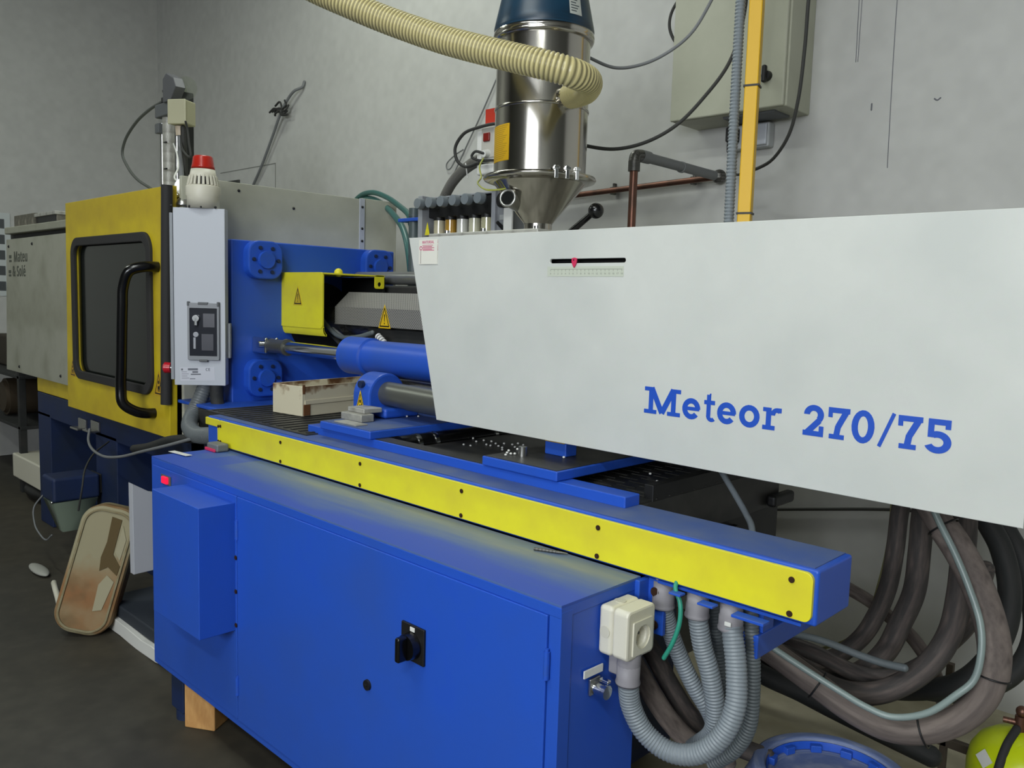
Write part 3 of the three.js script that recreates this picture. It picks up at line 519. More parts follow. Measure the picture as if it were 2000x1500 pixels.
// ---------------------------------------------------------------- white injection hood
{
  const Z = -1.40, t = thing('injection_hood', 'large white injection unit hood with blue lettering along its front', 'machine hood', [-1.0, 0.98, -1.84]);
  const outline = [[-1.614, 0.984], [-0.276, 0.984], [-0.276, 1.457], [-1.740, 1.457]];
  const slot = rr(-1.238, -1.026, 1.3845, 1.3965, 0.0058, THREE.Path);
  P(t, 'front_panel', (() => { const g = ext(outline, 0.004, [slot], 0.0012); g.translate(0, 0, Z - 0.005); return muv(g); })(), M.hood);
  P(t, 'back_panel', (() => { const g = ext(outline, 0.004); g.translate(0, 0, -2.284); return muv(g); })(), M.hood);
  P(t, 'roof', [bx(-1.740, -0.276, 1.453, 1.457, -1.58, Z - 0.002, 0.001), bx(-1.740, -0.276, 1.453, 1.457, -2.284, -2.12, 0.001), bx(-1.42, -0.276, 1.453, 1.457, -2.13, -1.57, 0.001)], M.hood);
  P(t, 'end_panel', bx(-0.281, -0.277, 1.14, 1.456, -2.284, Z - 0.004, 0.001), M.hood);
  P(t, 'slot_shade', bx(-1.33, -1.0, 1.36, 1.42, Z - 0.03, Z - 0.028, 0), M.black);
  // lettering: one even stroke width with slab serifs, drawn letter by letter
  const w = 0.213, L = [];
  const piece = (pts) => L.push(pts);
  const bar = (x0, y0, x1, y1, k = w) => { const dx = x1 - x0, dy = y1 - y0, l = Math.hypot(dx, dy), nx = -dy / l * k / 2, ny = dx / l * k / 2; return [[x0 + nx, y0 + ny], [x0 - nx, y0 - ny], [x1 - nx, y1 - ny], [x1 + nx, y1 + ny]]; };
  const box = (x0, x1, y0, y1) => [[x0, y0], [x1, y0], [x1, y1], [x0, y1]];
  const arc = (cx, cy, rx, ry, a0, a1, k = w) => { const o = [], n = 22; for (let i = 0; i <= n; i++) { const a = a0 + (a1 - a0) * i / n; o.push([cx + (rx) * Math.cos(a), cy + ry * Math.sin(a)]); } for (let i = n; i >= 0; i--) { const a = a0 + (a1 - a0) * i / n; o.push([cx + (rx - k) * Math.cos(a), cy + (ry - k * 0.9) * Math.sin(a)]); } return o; };
  const PI = Math.PI, s2 = 0.15;
  const G = {
    M: [1.6, [bar(0.30, 0, 0.30, 1, 0.2), bar(1.30, 0, 1.30, 1, 0.2), bar(0.32, 0.97, 0.80, 0.06, 0.22), bar(1.28, 0.97, 0.80, 0.06, 0.22), box(0, 0.56, 0, s2), box(1.04, 1.6, 0, s2), box(0, 0.42, 0.85, 1), box(1.18, 1.6, 0.85, 1)]],
    e: [0.78, [arc(0.39, 0.37, 0.39, 0.385, 0, PI * 1.78), box(0.1, 0.74, 0.31, 0.44)]],
    t: [0.5, [box(0.12, 0.31, 0.16, 0.95), box(0, 0.5, 0.60, 0.75), arc(0.36, 0.2, 0.24, 0.21, PI, PI * 1.75, 0.16), [[0.12, 0.75], [0.31, 0.75], [0.31, 1.0], [0.26, 1.0]]]],
    o: [0.8, [arc(0.4, 0.37, 0.4, 0.39, 0, PI * 2)]],
    r: [0.68, [box(0.12, 0.31, 0, 0.75), box(0, 0.46, 0, s2), box(0, 0.31, 0.61, 0.75), arc(0.52, 0.5, 0.24, 0.26, PI * 0.25, PI, 0.17), box(0.52, 0.68, 0.60, 0.76)]],
    2: [0.72, [arc(0.36, 0.69, 0.35, 0.32, -PI * 0.22, PI), bar(0.57, 0.53, 0.15, 0.10, 0.2), box(0, 0.72, 0, 0.17), box(0.56, 0.72, 0.1, 0.34)]],
    7: [0.74, [box(0, 0.74, 0.83, 1), box(0, 0.15, 0.68, 0.9), bar(0.62, 0.9, 0.36, 0.4, 0.2), bar(0.36, 0.42, 0.31, 0.08, 0.2), box(0.06, 0.58, 0, s2)]],
    0: [0.76, [arc(0.38, 0.5, 0.38, 0.52, 0, PI * 2)]],
    '/': [0.5, [bar(0.04, -0.04, 0.46, 1.02, 0.12)]],
    5: [0.74, [box(0.08, 0.7, 0.83, 1), box(0.55, 0.7, 0.72, 0.95), box(0.08, 0.25, 0.45, 0.95), arc(0.36, 0.32, 0.38, 0.33, -PI * 0.86, PI * 0.68)]],
  };
  const place = [['M', -0.9637, -0.8778], ['e', -0.8731, -0.8326], ['t', -0.8246, -0.8011], ['e', -0.7956, -0.7555], ['o', -0.7492, -0.7076], ['r', -0.7015, -0.6656], ['2', -0.6243, -0.5872], ['7', -0.5800, -0.5427], ['0', -0.5392, -0.5009], ['/', -0.4942, -0.4688], ['7', -0.4639, -0.4260], ['5', -0.4222, -0.3821]];
  const all = [];
  for (const [ch, a, b] of place) { const [gw, strokes] = G[ch], k = (b - a) / gw, H = 0.0545; strokes.forEach((pl, i) => { const g = ext(pl.map(p => [a + p[0] * k, 1.0785 + p[1] * H]), 0.0008 + i * 0.00002); g.translate(0, 0, Z); all.push(g); }); }
  P(t, 'lettering', all, M.lettering, 'blue model lettering');
  const pt = P(t, 'pointer', (() => { const s = new THREE.Shape(); s.moveTo(0, -0.0125); s.quadraticCurveTo(0.0075, -0.004, 0.0062, 0.006); s.quadraticCurveTo(0, 0.010, -0.0062, 0.006); s.quadraticCurveTo(-0.0075, -0.004, 0, -0.0125); const g = ext(s, 0.0025, [], 0.0006); g.translate(-1.1635, 1.389, Z + 0.001); return g; })(), M.pink, 'pink pointer');
  P(pt, 'screw', sph(-1.164, 1.3925, Z + 0.004, 0.0018, 8, 6), M.rubber);
  const sc = sheet(0.212, 0.022); sc.translate(-1.137, 1.3675, Z + 0.0003);
  P(t, 'scale_strip', sc, canvasMat(1024, 106, (c, W, H) => { c.fillStyle = '#c3c8b8'; c.fillRect(0, 0, W, H); c.strokeStyle = c.fillStyle = '#5a5d50'; c.lineWidth = 3; c.font = '26px sans-serif'; c.textAlign = 'center'; c.beginPath(); c.moveTo(45, 30); c.lineTo(1010, 30); c.stroke(); for (let i = 0; i <= 18; i++) { const x = 48 + i * 53; c.beginPath(); c.moveTo(x, 30); c.lineTo(x, 52); c.stroke(); c.fillText(String(i), x, 84); } }));
  const lb = sheet(0.074, 0.064, 0.0025); lb.translate(-1.659, 1.4195, Z + 0.0013);
  P(t, 'material_label', lb, canvasMat(256, 224, (c, W, H) => { c.fillStyle = '#e4e2d6'; c.fillRect(0, 0, W, H); c.fillStyle = '#c03068'; c.font = 'bold 34px sans-serif'; c.fillText('MATERIAL', 44, 36); c.fillRect(46, 50, 150, 5); for (let i = 0; i < 4; i++) { c.fillRect(52, 62 + i * 11, 130 + (i % 2) * 30, 6); } c.beginPath(); c.arc(28, 78, 16, 0, 7); c.lineWidth = 7; c.strokeStyle = '#c03068'; c.stroke(); c.fillStyle = '#4a2a30'; c.fillRect(24, 100, 5, 118); }), 'white material label with pink print');
}

// ---------------------------------------------------------------- hopper loader
{
  const X = -1.715, Z = -1.88, R = 0.14;
  const t = thing('hopper_loader', 'tall polished steel hopper loader with a dark blue lid standing on the machine', 'hopper', [X, 1.457, Z]);
  P(t, 'base_plate', [bx(-1.90, -1.46, 1.459, 1.490, -2.10, -1.60, 0.004)], M.alu);
  rep(t, 'bolt', merge([new THREE.CylinderGeometry(0.008, 0.008, 0.012, 12)]), M.chrome, [[-1.86, 1.495, -1.64], [-1.70, 1.495, -1.635], [-1.50, 1.495, -1.64]]);
  P(t, 'throat', cyl([X, 1.49, Z], [X, 1.536, Z], 0.043, 0.043, 32), M.inox);
  P(t, 'cone', lathe([[0.0435, 0.0], [0.044, 0.002], [0.139, 0.118], [0.141, 0.121]], X, 1.534, Z, 56), M.inox);
  P(t, 'flange', lathe([[0.10, -0.012], [0.150, -0.010], [0.168, -0.004], [0.172, 0.002], [0.170, 0.009], [0.162, 0.011], [0.14, 0.011]], X, 1.664, Z, 64), M.inox);
  P(t, 'lower_body', lathe([[R, 0], [R, 0.193]], X, 1.674, Z, 64), M.inox);
  P(t, 'seam_ring', lathe([[R - 0.002, -0.005], [R + 0.002, -0.004], [R + 0.003, 0], [R + 0.002, 0.004], [R - 0.002, 0.005]], X, 1.867, Z, 64), M.inox);
  P(t, 'upper_body', lathe([[R, 0], [R, 0.196]], X, 1.870, Z, 64), M.inox);
  P(t, 'clamp_ring', lathe([[R - 0.001, -0.012], [R + 0.008, -0.010], [R + 0.011, -0.003], [R + 0.006, 0.0], [R + 0.011, 0.004], [R + 0.010, 0.012], [R - 0.002, 0.014]], X, 2.076, Z, 64), M.inox);
  P(t, 'lid', lathe([[0.148, 0], [0.150, 0.010], [0.146, 0.03], [0.126, 0.12], [0.118, 0.20], [0.11, 0.23], [0.0, 0.235]], X, 2.089, Z, 56), paint(0x16384e, 0x10293a, 0.8, 0.4, 0.35), 'dark blue motor lid');
  const st = new THREE.CylinderGeometry(0.1375, 0.1482, 0.056, 12, 1, true, 1.24, 0.30); st.translate(X, 2.142, Z);
  P(t, 'rating_sticker', st, canvasMat(64, 128, (c, W, H) => { c.fillStyle = '#b9bdb6'; c.fillRect(0, 0, W, H); c.fillStyle = '#3b4448'; for (let i = 0; i < 6; i++) c.fillRect(8, 12 + i * 18, 44 - (i % 3) * 8, 7); }));
  const ys = new THREE.CylinderGeometry(R + 0.0008, R + 0.0008, 0.105, 20, 1, true, -0.68, 0.71); ys.translate(X, 1.760, Z);
  P(t, 'instruction_sticker', ys, canvasMat(128, 256, (c, W, H) => { c.fillStyle = '#d8a90f'; c.fillRect(0, 0, W, H); c.fillStyle = '#a98514'; for (let i = 0; i < 17; i++) c.fillRect(8, 10 + i * 14, 112 - (i * 37 % 30), 4); }), 'yellow instruction sticker');
  P(t, 'inlet', [cyl([-1.60, 1.888, -1.845], [-1.545, 1.882, -1.83], 0.036, 0.036, 24)], M.inox);
  const clip = merge([bx(-0.006, 0.006, -0.018, 0.02, -0.004, 0.006, 0.002), bx(-0.009, 0.009, 0.008, 0.016, -0.004, 0.010, 0.002)]);
  for (const a of [1.02, 1.22, 1.42]) { const g = clip.clone(); g.translate(0, 0, 0.168); g.rotateY(a); g.translate(X, 1.668, Z); P(t, 'clip', g, M.chrome); }
  const sg = P(t, 'sight_glass', [cyl([-1.745, 1.592, -1.82], [-1.722, 1.600, -1.752], 0.024, 0.024, 28), (() => { const g = new THREE.TorusGeometry(0.0235, 0.0042, 12, 32); g.applyQuaternion(new THREE.Quaternion().setFromUnitVectors(V(0, 0, 1), V(0.32, 0.11, 0.94).normalize())); g.translate(-1.722, 1.600, -1.752); return g; })()], M.steel);
  P(sg, 'glass', cyl([-1.7222, 1.6, -1.7526], [-1.7215, 1.6002, -1.7505], 0.020, 0.020, 28), Mt(0x1e1f1e, 0.08));
}
T('suction_hose', 'ribbed cream suction hose sweeping from the ceiling to the hopper side', 'hose', corrugated([[-2.95, 4.29, -0.7], [-2.92, 3.5, -0.7], [-2.72, 2.85, -0.8], [-2.37, 2.42, -1.03], [-2.098, 2.181, -1.22], [-2.053, 2.142, -1.28], [-1.945, 2.086, -1.34], [-1.867, 2.048, -1.38], [-1.768, 2.005, -1.42], [-1.668, 1.965, -1.45], [-1.56, 1.928, -1.48], [-1.466, 1.898, -1.51], [-1.389, 1.874, -1.54], [-1.349, 1.86, -1.58], [-1.355, 1.857, -1.65], [-1.43, 1.863, -1.74], [-1.50, 1.873, -1.79], [-1.56, 1.884, -1.832]], 0.0362, 0.0112, 0.0034, 22, C(0xd6ca92), C(0x7d7452)), new THREE.MeshStandardMaterial({ vertexColors: true, roughness: 0.3 }));
{
  const t = thing('shutoff_lever', 'short black lever with a round ball knob beside the hopper foot', 'lever', [-1.50, 1.49, -1.80]);
  P(t, 'arm', cyl([-1.525, 1.492, -1.80], [-1.437, 1.548, -1.80], 0.0095, 0.0085, 14), M.blackGloss);
  P(t, 'knob', sph(-1.428, 1.552, -1.80, 0.0215, 24, 18), M.blackGloss);
}
{
  const t = thing('loader_switch_box', 'small white switch box with a red rocker clipped to the left of the hopper', 'switch box', [-2.0, 1.75, -1.95]);
  P(t, 'body', bx(-2.045, -1.952, 1.758, 1.87, -2.0, -1.925, 0.004), M.white);
  P(t, 'face_plate', bx(-2.018, -1.957, 1.765, 1.864, -1.926, -1.920, 0.003), Mt(0xbab7ad, 0.4));
  P(t, 'rocker', bx(-2.004, -1.975, 1.818, 1.846, -1.921, -1.913, 0.003), Mt(0x7a1c16, 0.3), 'dark red rocker switch');
  P(t, 'gland', [cyl([-1.985, 1.78, -1.921], [-1.985, 1.776, -1.900], 0.013, 0.011, 16)], M.white);
  P(t, 'bracket', bx(-1.957, -1.845, 1.79, 1.84, -1.97, -1.965, 0.001), M.steel);
}
{
  const t = thing('loader_connector', 'white plug housing hanging under the switch box at the hopper', 'connector', [-2.0, 1.705, -1.93]);
  P(t, 'body', bx(-2.04, -1.958, 1.712, 1.748, -1.985, -1.92, 0.008, 2), M.white);
  P(t, 'collar', [cyl([-1.995, 1.746, -1.95], [-1.995, 1.759, -1.95], 0.015, 0.015, 18)], M.offWhite);
}
T('sign_card', 'small bright red sign card standing on the switch box left of the hopper', 'sign', bx(-2.034, -1.962, 1.872, 1.932, -1.955, -1.952, 0.0005), M.redSign);
T('loop_cable', 'black cable looping out left from the hopper to the grey hose end', 'cable', tube([[-1.86, 1.862, -1.93], [-1.932, 1.866, -1.905], [-2.016, 1.864, -1.905], [-2.096, 1.852, -1.91], [-2.141, 1.811, -1.915], [-2.135, 1.771, -1.92], [-2.101, 1.748, -1.925], [-2.03, 1.752, -1.92]], 0.0055, 70, 8), M.cable);
T('short_cable', 'short black cable curled around the front of the white switch box', 'cable', tube([[-1.985, 1.777, -1.90], [-2.02, 1.785, -1.895], [-2.036, 1.770, -1.895], [-2.01, 1.757, -1.90], [-1.95, 1.752, -1.905], [-1.90, 1.75, -1.93]], 0.0045, 40, 8), M.cable);
T('feed_hose', 'grey flexible hose rising behind the flow meters towards the hopper', 'hose', corrugated([[-2.70, 1.54, -2.29], [-2.648, 1.646, -2.28], [-2.603, 1.706, -2.27], [-2.527, 1.754, -2.24], [-2.423, 1.782, -2.19], [-2.275, 1.793, -2.11], [-2.06, 1.775, -1.965]], 0.021, 0.010, 0.0018, 14), Mt(0x6a6862, 0.55));
T('earth_wire', 'thin yellow green wire drooping from the switch box to the hopper cone', 'wire', tube([[-1.985, 1.76, -1.90], [-1.96, 1.725, -1.86], [-1.93, 1.69, -1.84], [-1.87, 1.655, -1.77], [-1.80, 1.628, -1.745], [-1.735, 1.632, -1.765], [-1.70, 1.648, -1.765]], 0.0028, 50, 6), Mt(0xa9ad4a, 0.5));
T('wire_tip', 'tiny pink wire connector stuck on the front of the hopper cone', 'connector', sph(-1.698, 1.651, -1.762, 0.007, 10, 8), M.pink);
T('tie_tail', 'thin white cable tie tail hanging from the grey hose end by the hopper', 'cable tie', cyl([-2.125, 1.765, -1.95], [-2.112, 1.712, -1.95], 0.0022, 0.0022, 6), M.white);

// ---------------------------------------------------------------- flow meter bank
{
  const t = thing('flow_meter_bank', 'bank of six cooling water flow meters with grey knobs left of the hopper', 'flow meter', [-2.32, 0.95, -2.15]);
  P(t, 'frame', [bx(-2.553, -2.528, 0.95, 1.697, -2.2, -2.095, 0.002), bx(-2.142, -2.122, 0.95, 1.690, -2.2, -2.095, 0.002), bx(-2.55, -2.125, 1.686, 1.692, -2.2, -2.12, 0.002)], Mt(0x9a9da2, 0.5));
  P(t, 'back_plate', bx(-2.528, -2.142, 1.36, 1.684, -2.2, -2.19, 0), Mt(0xa09a84, 0.6));
  P(t, 'manifold', bx(-2.527, -2.143, 1.614, 1.683, -2.18, -2.128, 0.004), M.black);
  P(t, 'side_plate', bx(-2.121, -2.035, 1.36, 1.69, -2.2, -2.105, 0.002), Mt(0x84878a, 0.5));
  const kn = merge([lathe([[0.0, 0.0], [0.019, 0.0], [0.0200, 0.002], [0.0212, 0.024], [0.019, 0.027], [0.018, 0.034], [0, 0.034]], 0, -0.034, 0, 20).rotateX(-Math.PI / 2)]);
  const tb = merge([cyl([0, 0, 0], [0, 0.235, 0], 0.0235, 0.0235, 20, true)]), cap = merge([cyl([0, 0.228, 0], [0, 0.242, 0], 0.0245, 0.0245, 20)]), core = merge([cyl([0, 0, 0], [0, 0.21, 0], 0.008, 0.008, 10)]);
  const tone = [0xd9d2b4, 0xc79a3c, 0xe6e6dc, 0xe2e0c4, 0xd8d4ae, 0xd9d4bc];
  for (let i = 0; i < 6; i++) {
    const x = -2.522 + i * 0.0675;
    rep(t, 'knob', kn, M.conduit, [[x + 0.004, 1.664, -2.094]]);
    const ft = rep(t, 'flow_tube', tb, new THREE.MeshPhysicalMaterial({ color: tone[i], roughness: 0.12, transmission: 0.25, thickness: 0, clearcoat: 1, clearcoatRoughness: 0.05 }), [[x + 0.037, 1.375, -2.15]])[0]; origin.set(ft, V(0, 0, 0));
    rep(ft, 'float_rod', core, i === 1 ? Mt(0xb9862c, 0.4) : M.steel, [[0, 0, 0]]);
    rep(t, 'tube_cap', cap, M.black, [[x + 0.037, 1.375, -2.15]]);
  }
  P(t, 'valve_knob', [cyl([-2.055, 1.648, -2.105], [-2.055, 1.648, -2.06], 0.027, 0.027, 22), cyl([-2.055, 1.648, -2.06], [-2.055, 1.648, -2.055], 0.022, 0.018, 22)], M.black);
  P(t, 'toggle', cyl([-2.075, 1.545, -2.105], [-2.085, 1.575, -2.07], 0.008, 0.006, 10), M.black);
  P(t, 'side_label', bx(-2.105, -2.062, 1.585, 1.603, -2.104, -2.102, 0), Mt(0xa9acab, 0.5));
  P(t, 'white_tag', bx(-2.045, -2.005, 1.50, 1.62, -2.07, -2.062, 0.001), M.white);
  const g = triPlate(0.03, 0.05); g.translate(-2.505, 1.545, -2.105); P(t, 'warning_sticker', g, M.yellow);
}
{
  const t = thing('hose_post', 'upright grey water pipe with a blue clamp beside the flow meters', 'pipe', [-2.642, 0.88, -2.15]);
  P(t, 'pipe', [cyl([-2.642, 0.877, -2.15], [-2.642, 1.66, -2.15], 0.0225, 0.0225, 20), cyl([-2.642, 1.625, -2.15], [-2.642, 1.636, -2.15], 0.025, 0.025, 20)], Mt(0x4a5657, 0.45));
  P(t, 'clamp', bx(-2.715, -2.585, 1.606, 1.620, -2.17, -2.122, 0.003), M.blue);
}
T('water_hose', 'upper dark green water hose arching over from behind the guard to the post', 'hose', tube([[-3.60, 1.72, -2.52], [-3.555, 1.775, -2.5], [-3.48, 1.80, -2.48], [-3.297, 1.799, -2.42], [-3.105, 1.758, -2.36], [-2.933, 1.702, -2.3], [-2.764, 1.644, -2.22], [-2.70, 1.60, -2.18]], 0.0125, 80, 10), M.greenDark);
T('water_hose', 'lower dark green water hose arching beside its twin and dropping behind the hood', 'hose', tube([[-3.64, 1.70, -2.55], [-3.58, 1.77, -2.53], [-3.52, 1.79, -2.51], [-3.345, 1.775, -2.45], [-3.158, 1.73, -2.38], [-2.969, 1.662, -2.3], [-2.826, 1.59, -2.24], [-2.74, 1.50, -2.2], [-2.705, 1.38, -2.19], [-2.70, 1.1, -2.19], [-2.70, 0.90, -2.19]], 0.0145, 90, 10), Mt(0x37635f, 0.35));

// ---------------------------------------------------------------- things on the back wall
{
  const t = thing('wall_cabinet', 'grey steel control cabinet mounted on the back wall', 'cabinet', [-1.63, 2.0, -2.9]);
  P(t, 'body', bx(-1.866, -1.392, 2.016, 3.0, -3.0, -2.812, 0.005), M.cabGrey);
  P(t, 'door', bx(-1.868, -1.398, 2.016, 3.0, -2.811, -2.795, 0.006, 2), M.cabGrey);
  P(t, 'latch', [cyl([-1.462, 2.125, -2.795], [-1.462, 2.125, -2.775], 0.018, 0.016, 18), cb(-1.462, 2.128, -2.768, 0.016, 0.06, 0.02, 0.006, 2)], M.black);
  P(t, 'gland_plate', bx(-1.66, -1.45, 2.008, 2.018, -2.96, -2.84, 0.002), M.greyDark);
}
{
  const t = thing('wall_socket_box', 'grey twin socket box under the wall cabinet behind the yellow pole', 'socket', [-1.61, 1.91, -2.98]);
  P(t, 'box', bx(-1.705, -1.525, 1.912, 2.004, -3.0, -2.952, 0.008, 2), Mt(0xb4b7b8, 0.5));
  P(t, 'cover', bx(-1.595, -1.53, 1.918, 1.998, -2.953, -2.940, 0.006, 2), M.greyBox);
  P(t, 'latch', bx(-1.578, -1.568, 1.928, 1.962, -2.941, -2.934, 0.002), M.chrome);
}
{
  const t = thing('wall_plug', 'black power plug pushed into the socket box behind the yellow pole', 'plug', [-1.665, 1.89, -2.93]);
  P(t, 'body', [bx(-1.682, -1.645, 1.935, 1.992, -2.952, -2.90, 0.008, 2), bx(-1.676, -1.652, 1.895, 1.94, -2.935, -2.905, 0.006, 2)], M.rubber);
  P(t, 'cord', tube([[-1.663, 1.90, -2.92], [-1.66, 1.868, -2.92], [-1.645, 1.83, -2.90], [-1.60, 1.80, -2.86], [-1.52, 1.795, -2.79]], 0.005, 30, 8), M.cable);
}
{
  const t = thing('square_post', 'square yellow painted post rising behind the white hood', 'post', [-1.31, 0, -2.4]);
  const g = bx(-0.0205, 0.0205, 0, 3.6, -0.0205, 0.0205, 0.004); g.rotateY(0.30); g.translate(-1.305, 0, -2.40);
  P(t, 'post', g, M.yellowPole);
  const tie = (y, d) => { const q = merge([cb(-0.0, y, 0.021, 0.044, 0.006, 0.003, 0), cb(-0.0225, y, 0, 0.003, 0.006, 0.044, 0), cb(0.0225, y, 0, 0.003, 0.006, 0.044, 0)]); q.rotateY(0.30); q.translate(-1.305, 0, -2.40); return q; };
  for (const y of [1.595, 1.985]) P(t, 'cable_tie', tie(y), M.black);
}
T('post_conduit', 'grey corrugated conduit strapped to the left side of the yellow post', 'conduit', corrugated([[-1.352, 0.9, -2.385], [-1.352, 1.5, -2.385], [-1.354, 2.0, -2.385], [-1.352, 2.6, -2.385], [-1.352, 3.6, -2.385]], 0.0165, 0.011, 0.003, 12), M.conduit);
T('overhead_cable', 'pale grey cable sagging in front of the wall cabinet towards the hopper', 'cable', tube([[-1.46, 2.50, -2.55], [-1.518, 2.335, -2.5], [-1.575, 2.213, -2.46], [-1.646, 2.15, -2.42], [-1.722, 2.117, -2.38], [-1.801, 2.113, -2.34], [-1.87, 2.148, -2.25], [-1.87, 2.15, -2.0]], 0.0055, 80, 8), M.cableGrey);
T('hanging_cable', 'long black cable sagging from the yellow post to the hopper', 'cable', tube([[-1.40, 2.55, -2.5], [-1.42, 2.263, -2.53], [-1.442, 2.105, -2.492], [-1.496, 1.987, -2.433], [-1.562, 1.894, -2.375], [-1.641, 1.839, -2.317], [-1.724, 1.817, -2.258], [-1.79, 1.823, -2.15], [-1.80, 1.83, -1.99]], 0.006, 90, 8), M.cable);
T('drop_cable', 'black cable hanging in front of the right edge of the wall cabinet', 'cable', tube([[-1.37, 3.02, -2.85], [-1.27, 3.0, -2.74], [-1.215, 2.75, -2.62], [-1.234, 2.299, -2.6], [-1.251, 2.151, -2.63], [-1.278, 1.983, -2.66], [-1.318, 1.884, -2.69], [-1.384, 1.818, -2.72], [-1.46, 1.798, -2.76], [-1.52, 1.795, -2.79]], 0.006, 80, 8), M.cable);
T('cabinet_lead', 'short black lead curling out at the left edge of the wall cabinet', 'cable', tube([[-1.86, 2.52, -2.86], [-1.884, 2.48, -2.83], [-1.91, 2.437, -2.83], [-1.912, 2.389, -2.83], [-1.89, 2.336, -2.84], [-1.868, 2.31, -2.86]], 0.006, 40, 8), M.cable);
{
  const t = thing('copper_pipe', 'bare copper pipe clipped level along the back wall behind the hopper', 'pipe', [-2.3, 1.78, -2.97]);
  P(t, 'pipe', cyl([-3.05, 1.775, -2.965], [-1.73, 1.816, -2.965], 0.0125, 0.0125, 16), M.copper);
  rep(t, 'pipe_clip', merge([cb(0, 0, 0.0, 0.014, 0.034, 0.034, 0.004), cb(0, 0.024, -0.01, 0.01, 0.02, 0.02, 0.002)]), M.dirtySteel, [[-2.27, 1.799, -2.978], [-1.86, 1.812, -2.978]]);
}
{
  const t = thing('copper_riser', 'upright copper pipe with a dark elbow and grey sleeved run back to the wall', 'pipe', [-1.748, 0, -2.405]);
  P(t, 'riser', cyl([-1.748, 0.0, -2.405], [-1.746, 1.79, -2.405], 0.0145, 0.0145, 18), M.copper);
  P(t, 'elbow', [cyl([-1.746, 1.765, -2.405], [-1.746, 1.80, -2.405], 0.021, 0.021, 18), tube([[-1.746, 1.795, -2.405], [-1.746, 1.818, -2.412], [-1.745, 1.824, -2.44]], 0.021, 16, 14)], M.dirtySteel);
  P(t, 'sleeve', [cyl([-1.745, 1.823, -2.44], [-1.743, 1.818, -2.975], 0.018, 0.018, 18), cyl([-1.745, 1.823, -2.44], [-1.745, 1.823, -2.49], 0.022, 0.022, 18), cyl([-1.744, 1.819, -2.7], [-1.744, 1.819, -2.71], 0.021, 0.021, 18)], M.cableGrey);
  P(t, 'wall_elbow', [sph(-1.735, 1.817, -2.965, 0.028)], M.dirtySteel);
}
T('wall_wire', 'thin grey wire running diagonally down the back wall left of the hopper', 'wire', tube([[-2.92, 2.62, -2.99], [-3.033, 2.426, -2.99], [-3.146, 2.253, -2.99], [-3.256, 2.098, -2.99], [-3.352, 1.962, -2.99], [-3.50, 1.76, -2.99]], 0.0035, 30, 6), M.cableGrey);
T('wire_loop', 'small loop of thin grey wire on the back wall left of the hopper', 'wire', tube([[-3.28, 2.085, -2.99], [-3.35, 2.06, -2.99], [-3.41, 2.02, -2.99], [-3.405, 1.995, -2.99], [-3.38, 1.995, -2.99], [-3.33, 2.05, -2.99]], 0.0032, 40, 6), M.cableGrey);
{
  const t = thing('wall_lead', 'stiff grey cable rising up the back wall to a hook above the grey guard housing', 'cable', [-5.1, 2.0, -2.97]);
  P(t, 'cable', tube([[-5.60, 1.93, -2.985], [-5.487, 2.047, -2.98], [-5.342, 2.177, -2.97], [-5.17, 2.366, -2.96], [-5.051, 2.496, -2.95], [-4.973, 2.575, -2.955], [-4.898, 2.622, -2.96], [-4.835, 2.645, -2.985], [-4.825, 2.675, -2.99]], 0.009, 60, 8), M.cableGrey);
  const l = []; for (let i = 0; i < 9; i++) { const a = rnd() * 6.3, b = rnd() * 2 - 1, r = 0.05 + 0.05 * rnd(); l.push(tube([[-5.045 + 0.06 * (rnd() - 0.5), 2.51 + 0.05 * (rnd() - 0.5), -2.95], [-5.045 + r * Math.cos(a), 2.51 + r * 0.5 * Math.sin(a) + 0.02 * b, -2.94], [-5.045 + 1.5 * r * Math.cos(a + 0.7), 2.51 + r * 0.7 * Math.sin(a + 0.7), -2.95]], 0.007, 14, 6)); }
  P(t, 'tie_bundle', l, M.cable, 'tangle of tied wire');
}
T('wall_plate', 'small dark plate on the back wall behind the siren', 'plate', bx(-6.02, -5.70, 2.055, 2.12, -3.0, -2.985, 0.003), Mt(0x3f403c, 0.7));
P(wallBack, 'patch_outline', [bx(-6.0, -5.2, 2.19, 2.194, -3.0, -2.997, 0), bx(-5.203, -5.199, 1.98, 2.194, -3.0, -2.997, 0)], Mt(0x7f8079, 0.8));
T('wall_cable', 'thin dark cable running level along the back wall under the hood', 'cable', tube([[-1.75, 0.455, -2.985], [-1.475, 0.508, -2.985], [-1.232, 0.558, -2.985], [-0.971, 0.608, -2.985], [-0.7, 0.64, -2.985]], 0.006, 30, 6), M.cable);
{ // hairline scratches and screw marks in the plaster
  const mk = Mt(0x6f7076, 0.9);
  const marks = [['left scratch of a pair', [[-1.237, 2.42], [-1.233, 2.18]], 0.0013], ['right scratch of a pair', [[-1.226, 2.41], [-1.226, 2.18]], 0.0012], ['long thin crack', [[-1.106, 2.42], [-1.104, 2.177], [-1.097, 1.80]], 0.0014], ['short nail mark', [[-1.166, 2.026], [-1.166, 2.005]], 0.0028], ['small curved mark', [[-0.960, 2.014], [-0.951, 2.008], [-0.941, 2.014]], 0.0024]];
  for (const [n, p, r] of marks) P(wallBack, 'scratch', tube(p.map(q => [q[0], q[1], -2.9995]), r, 20, 5), mk, n);
}

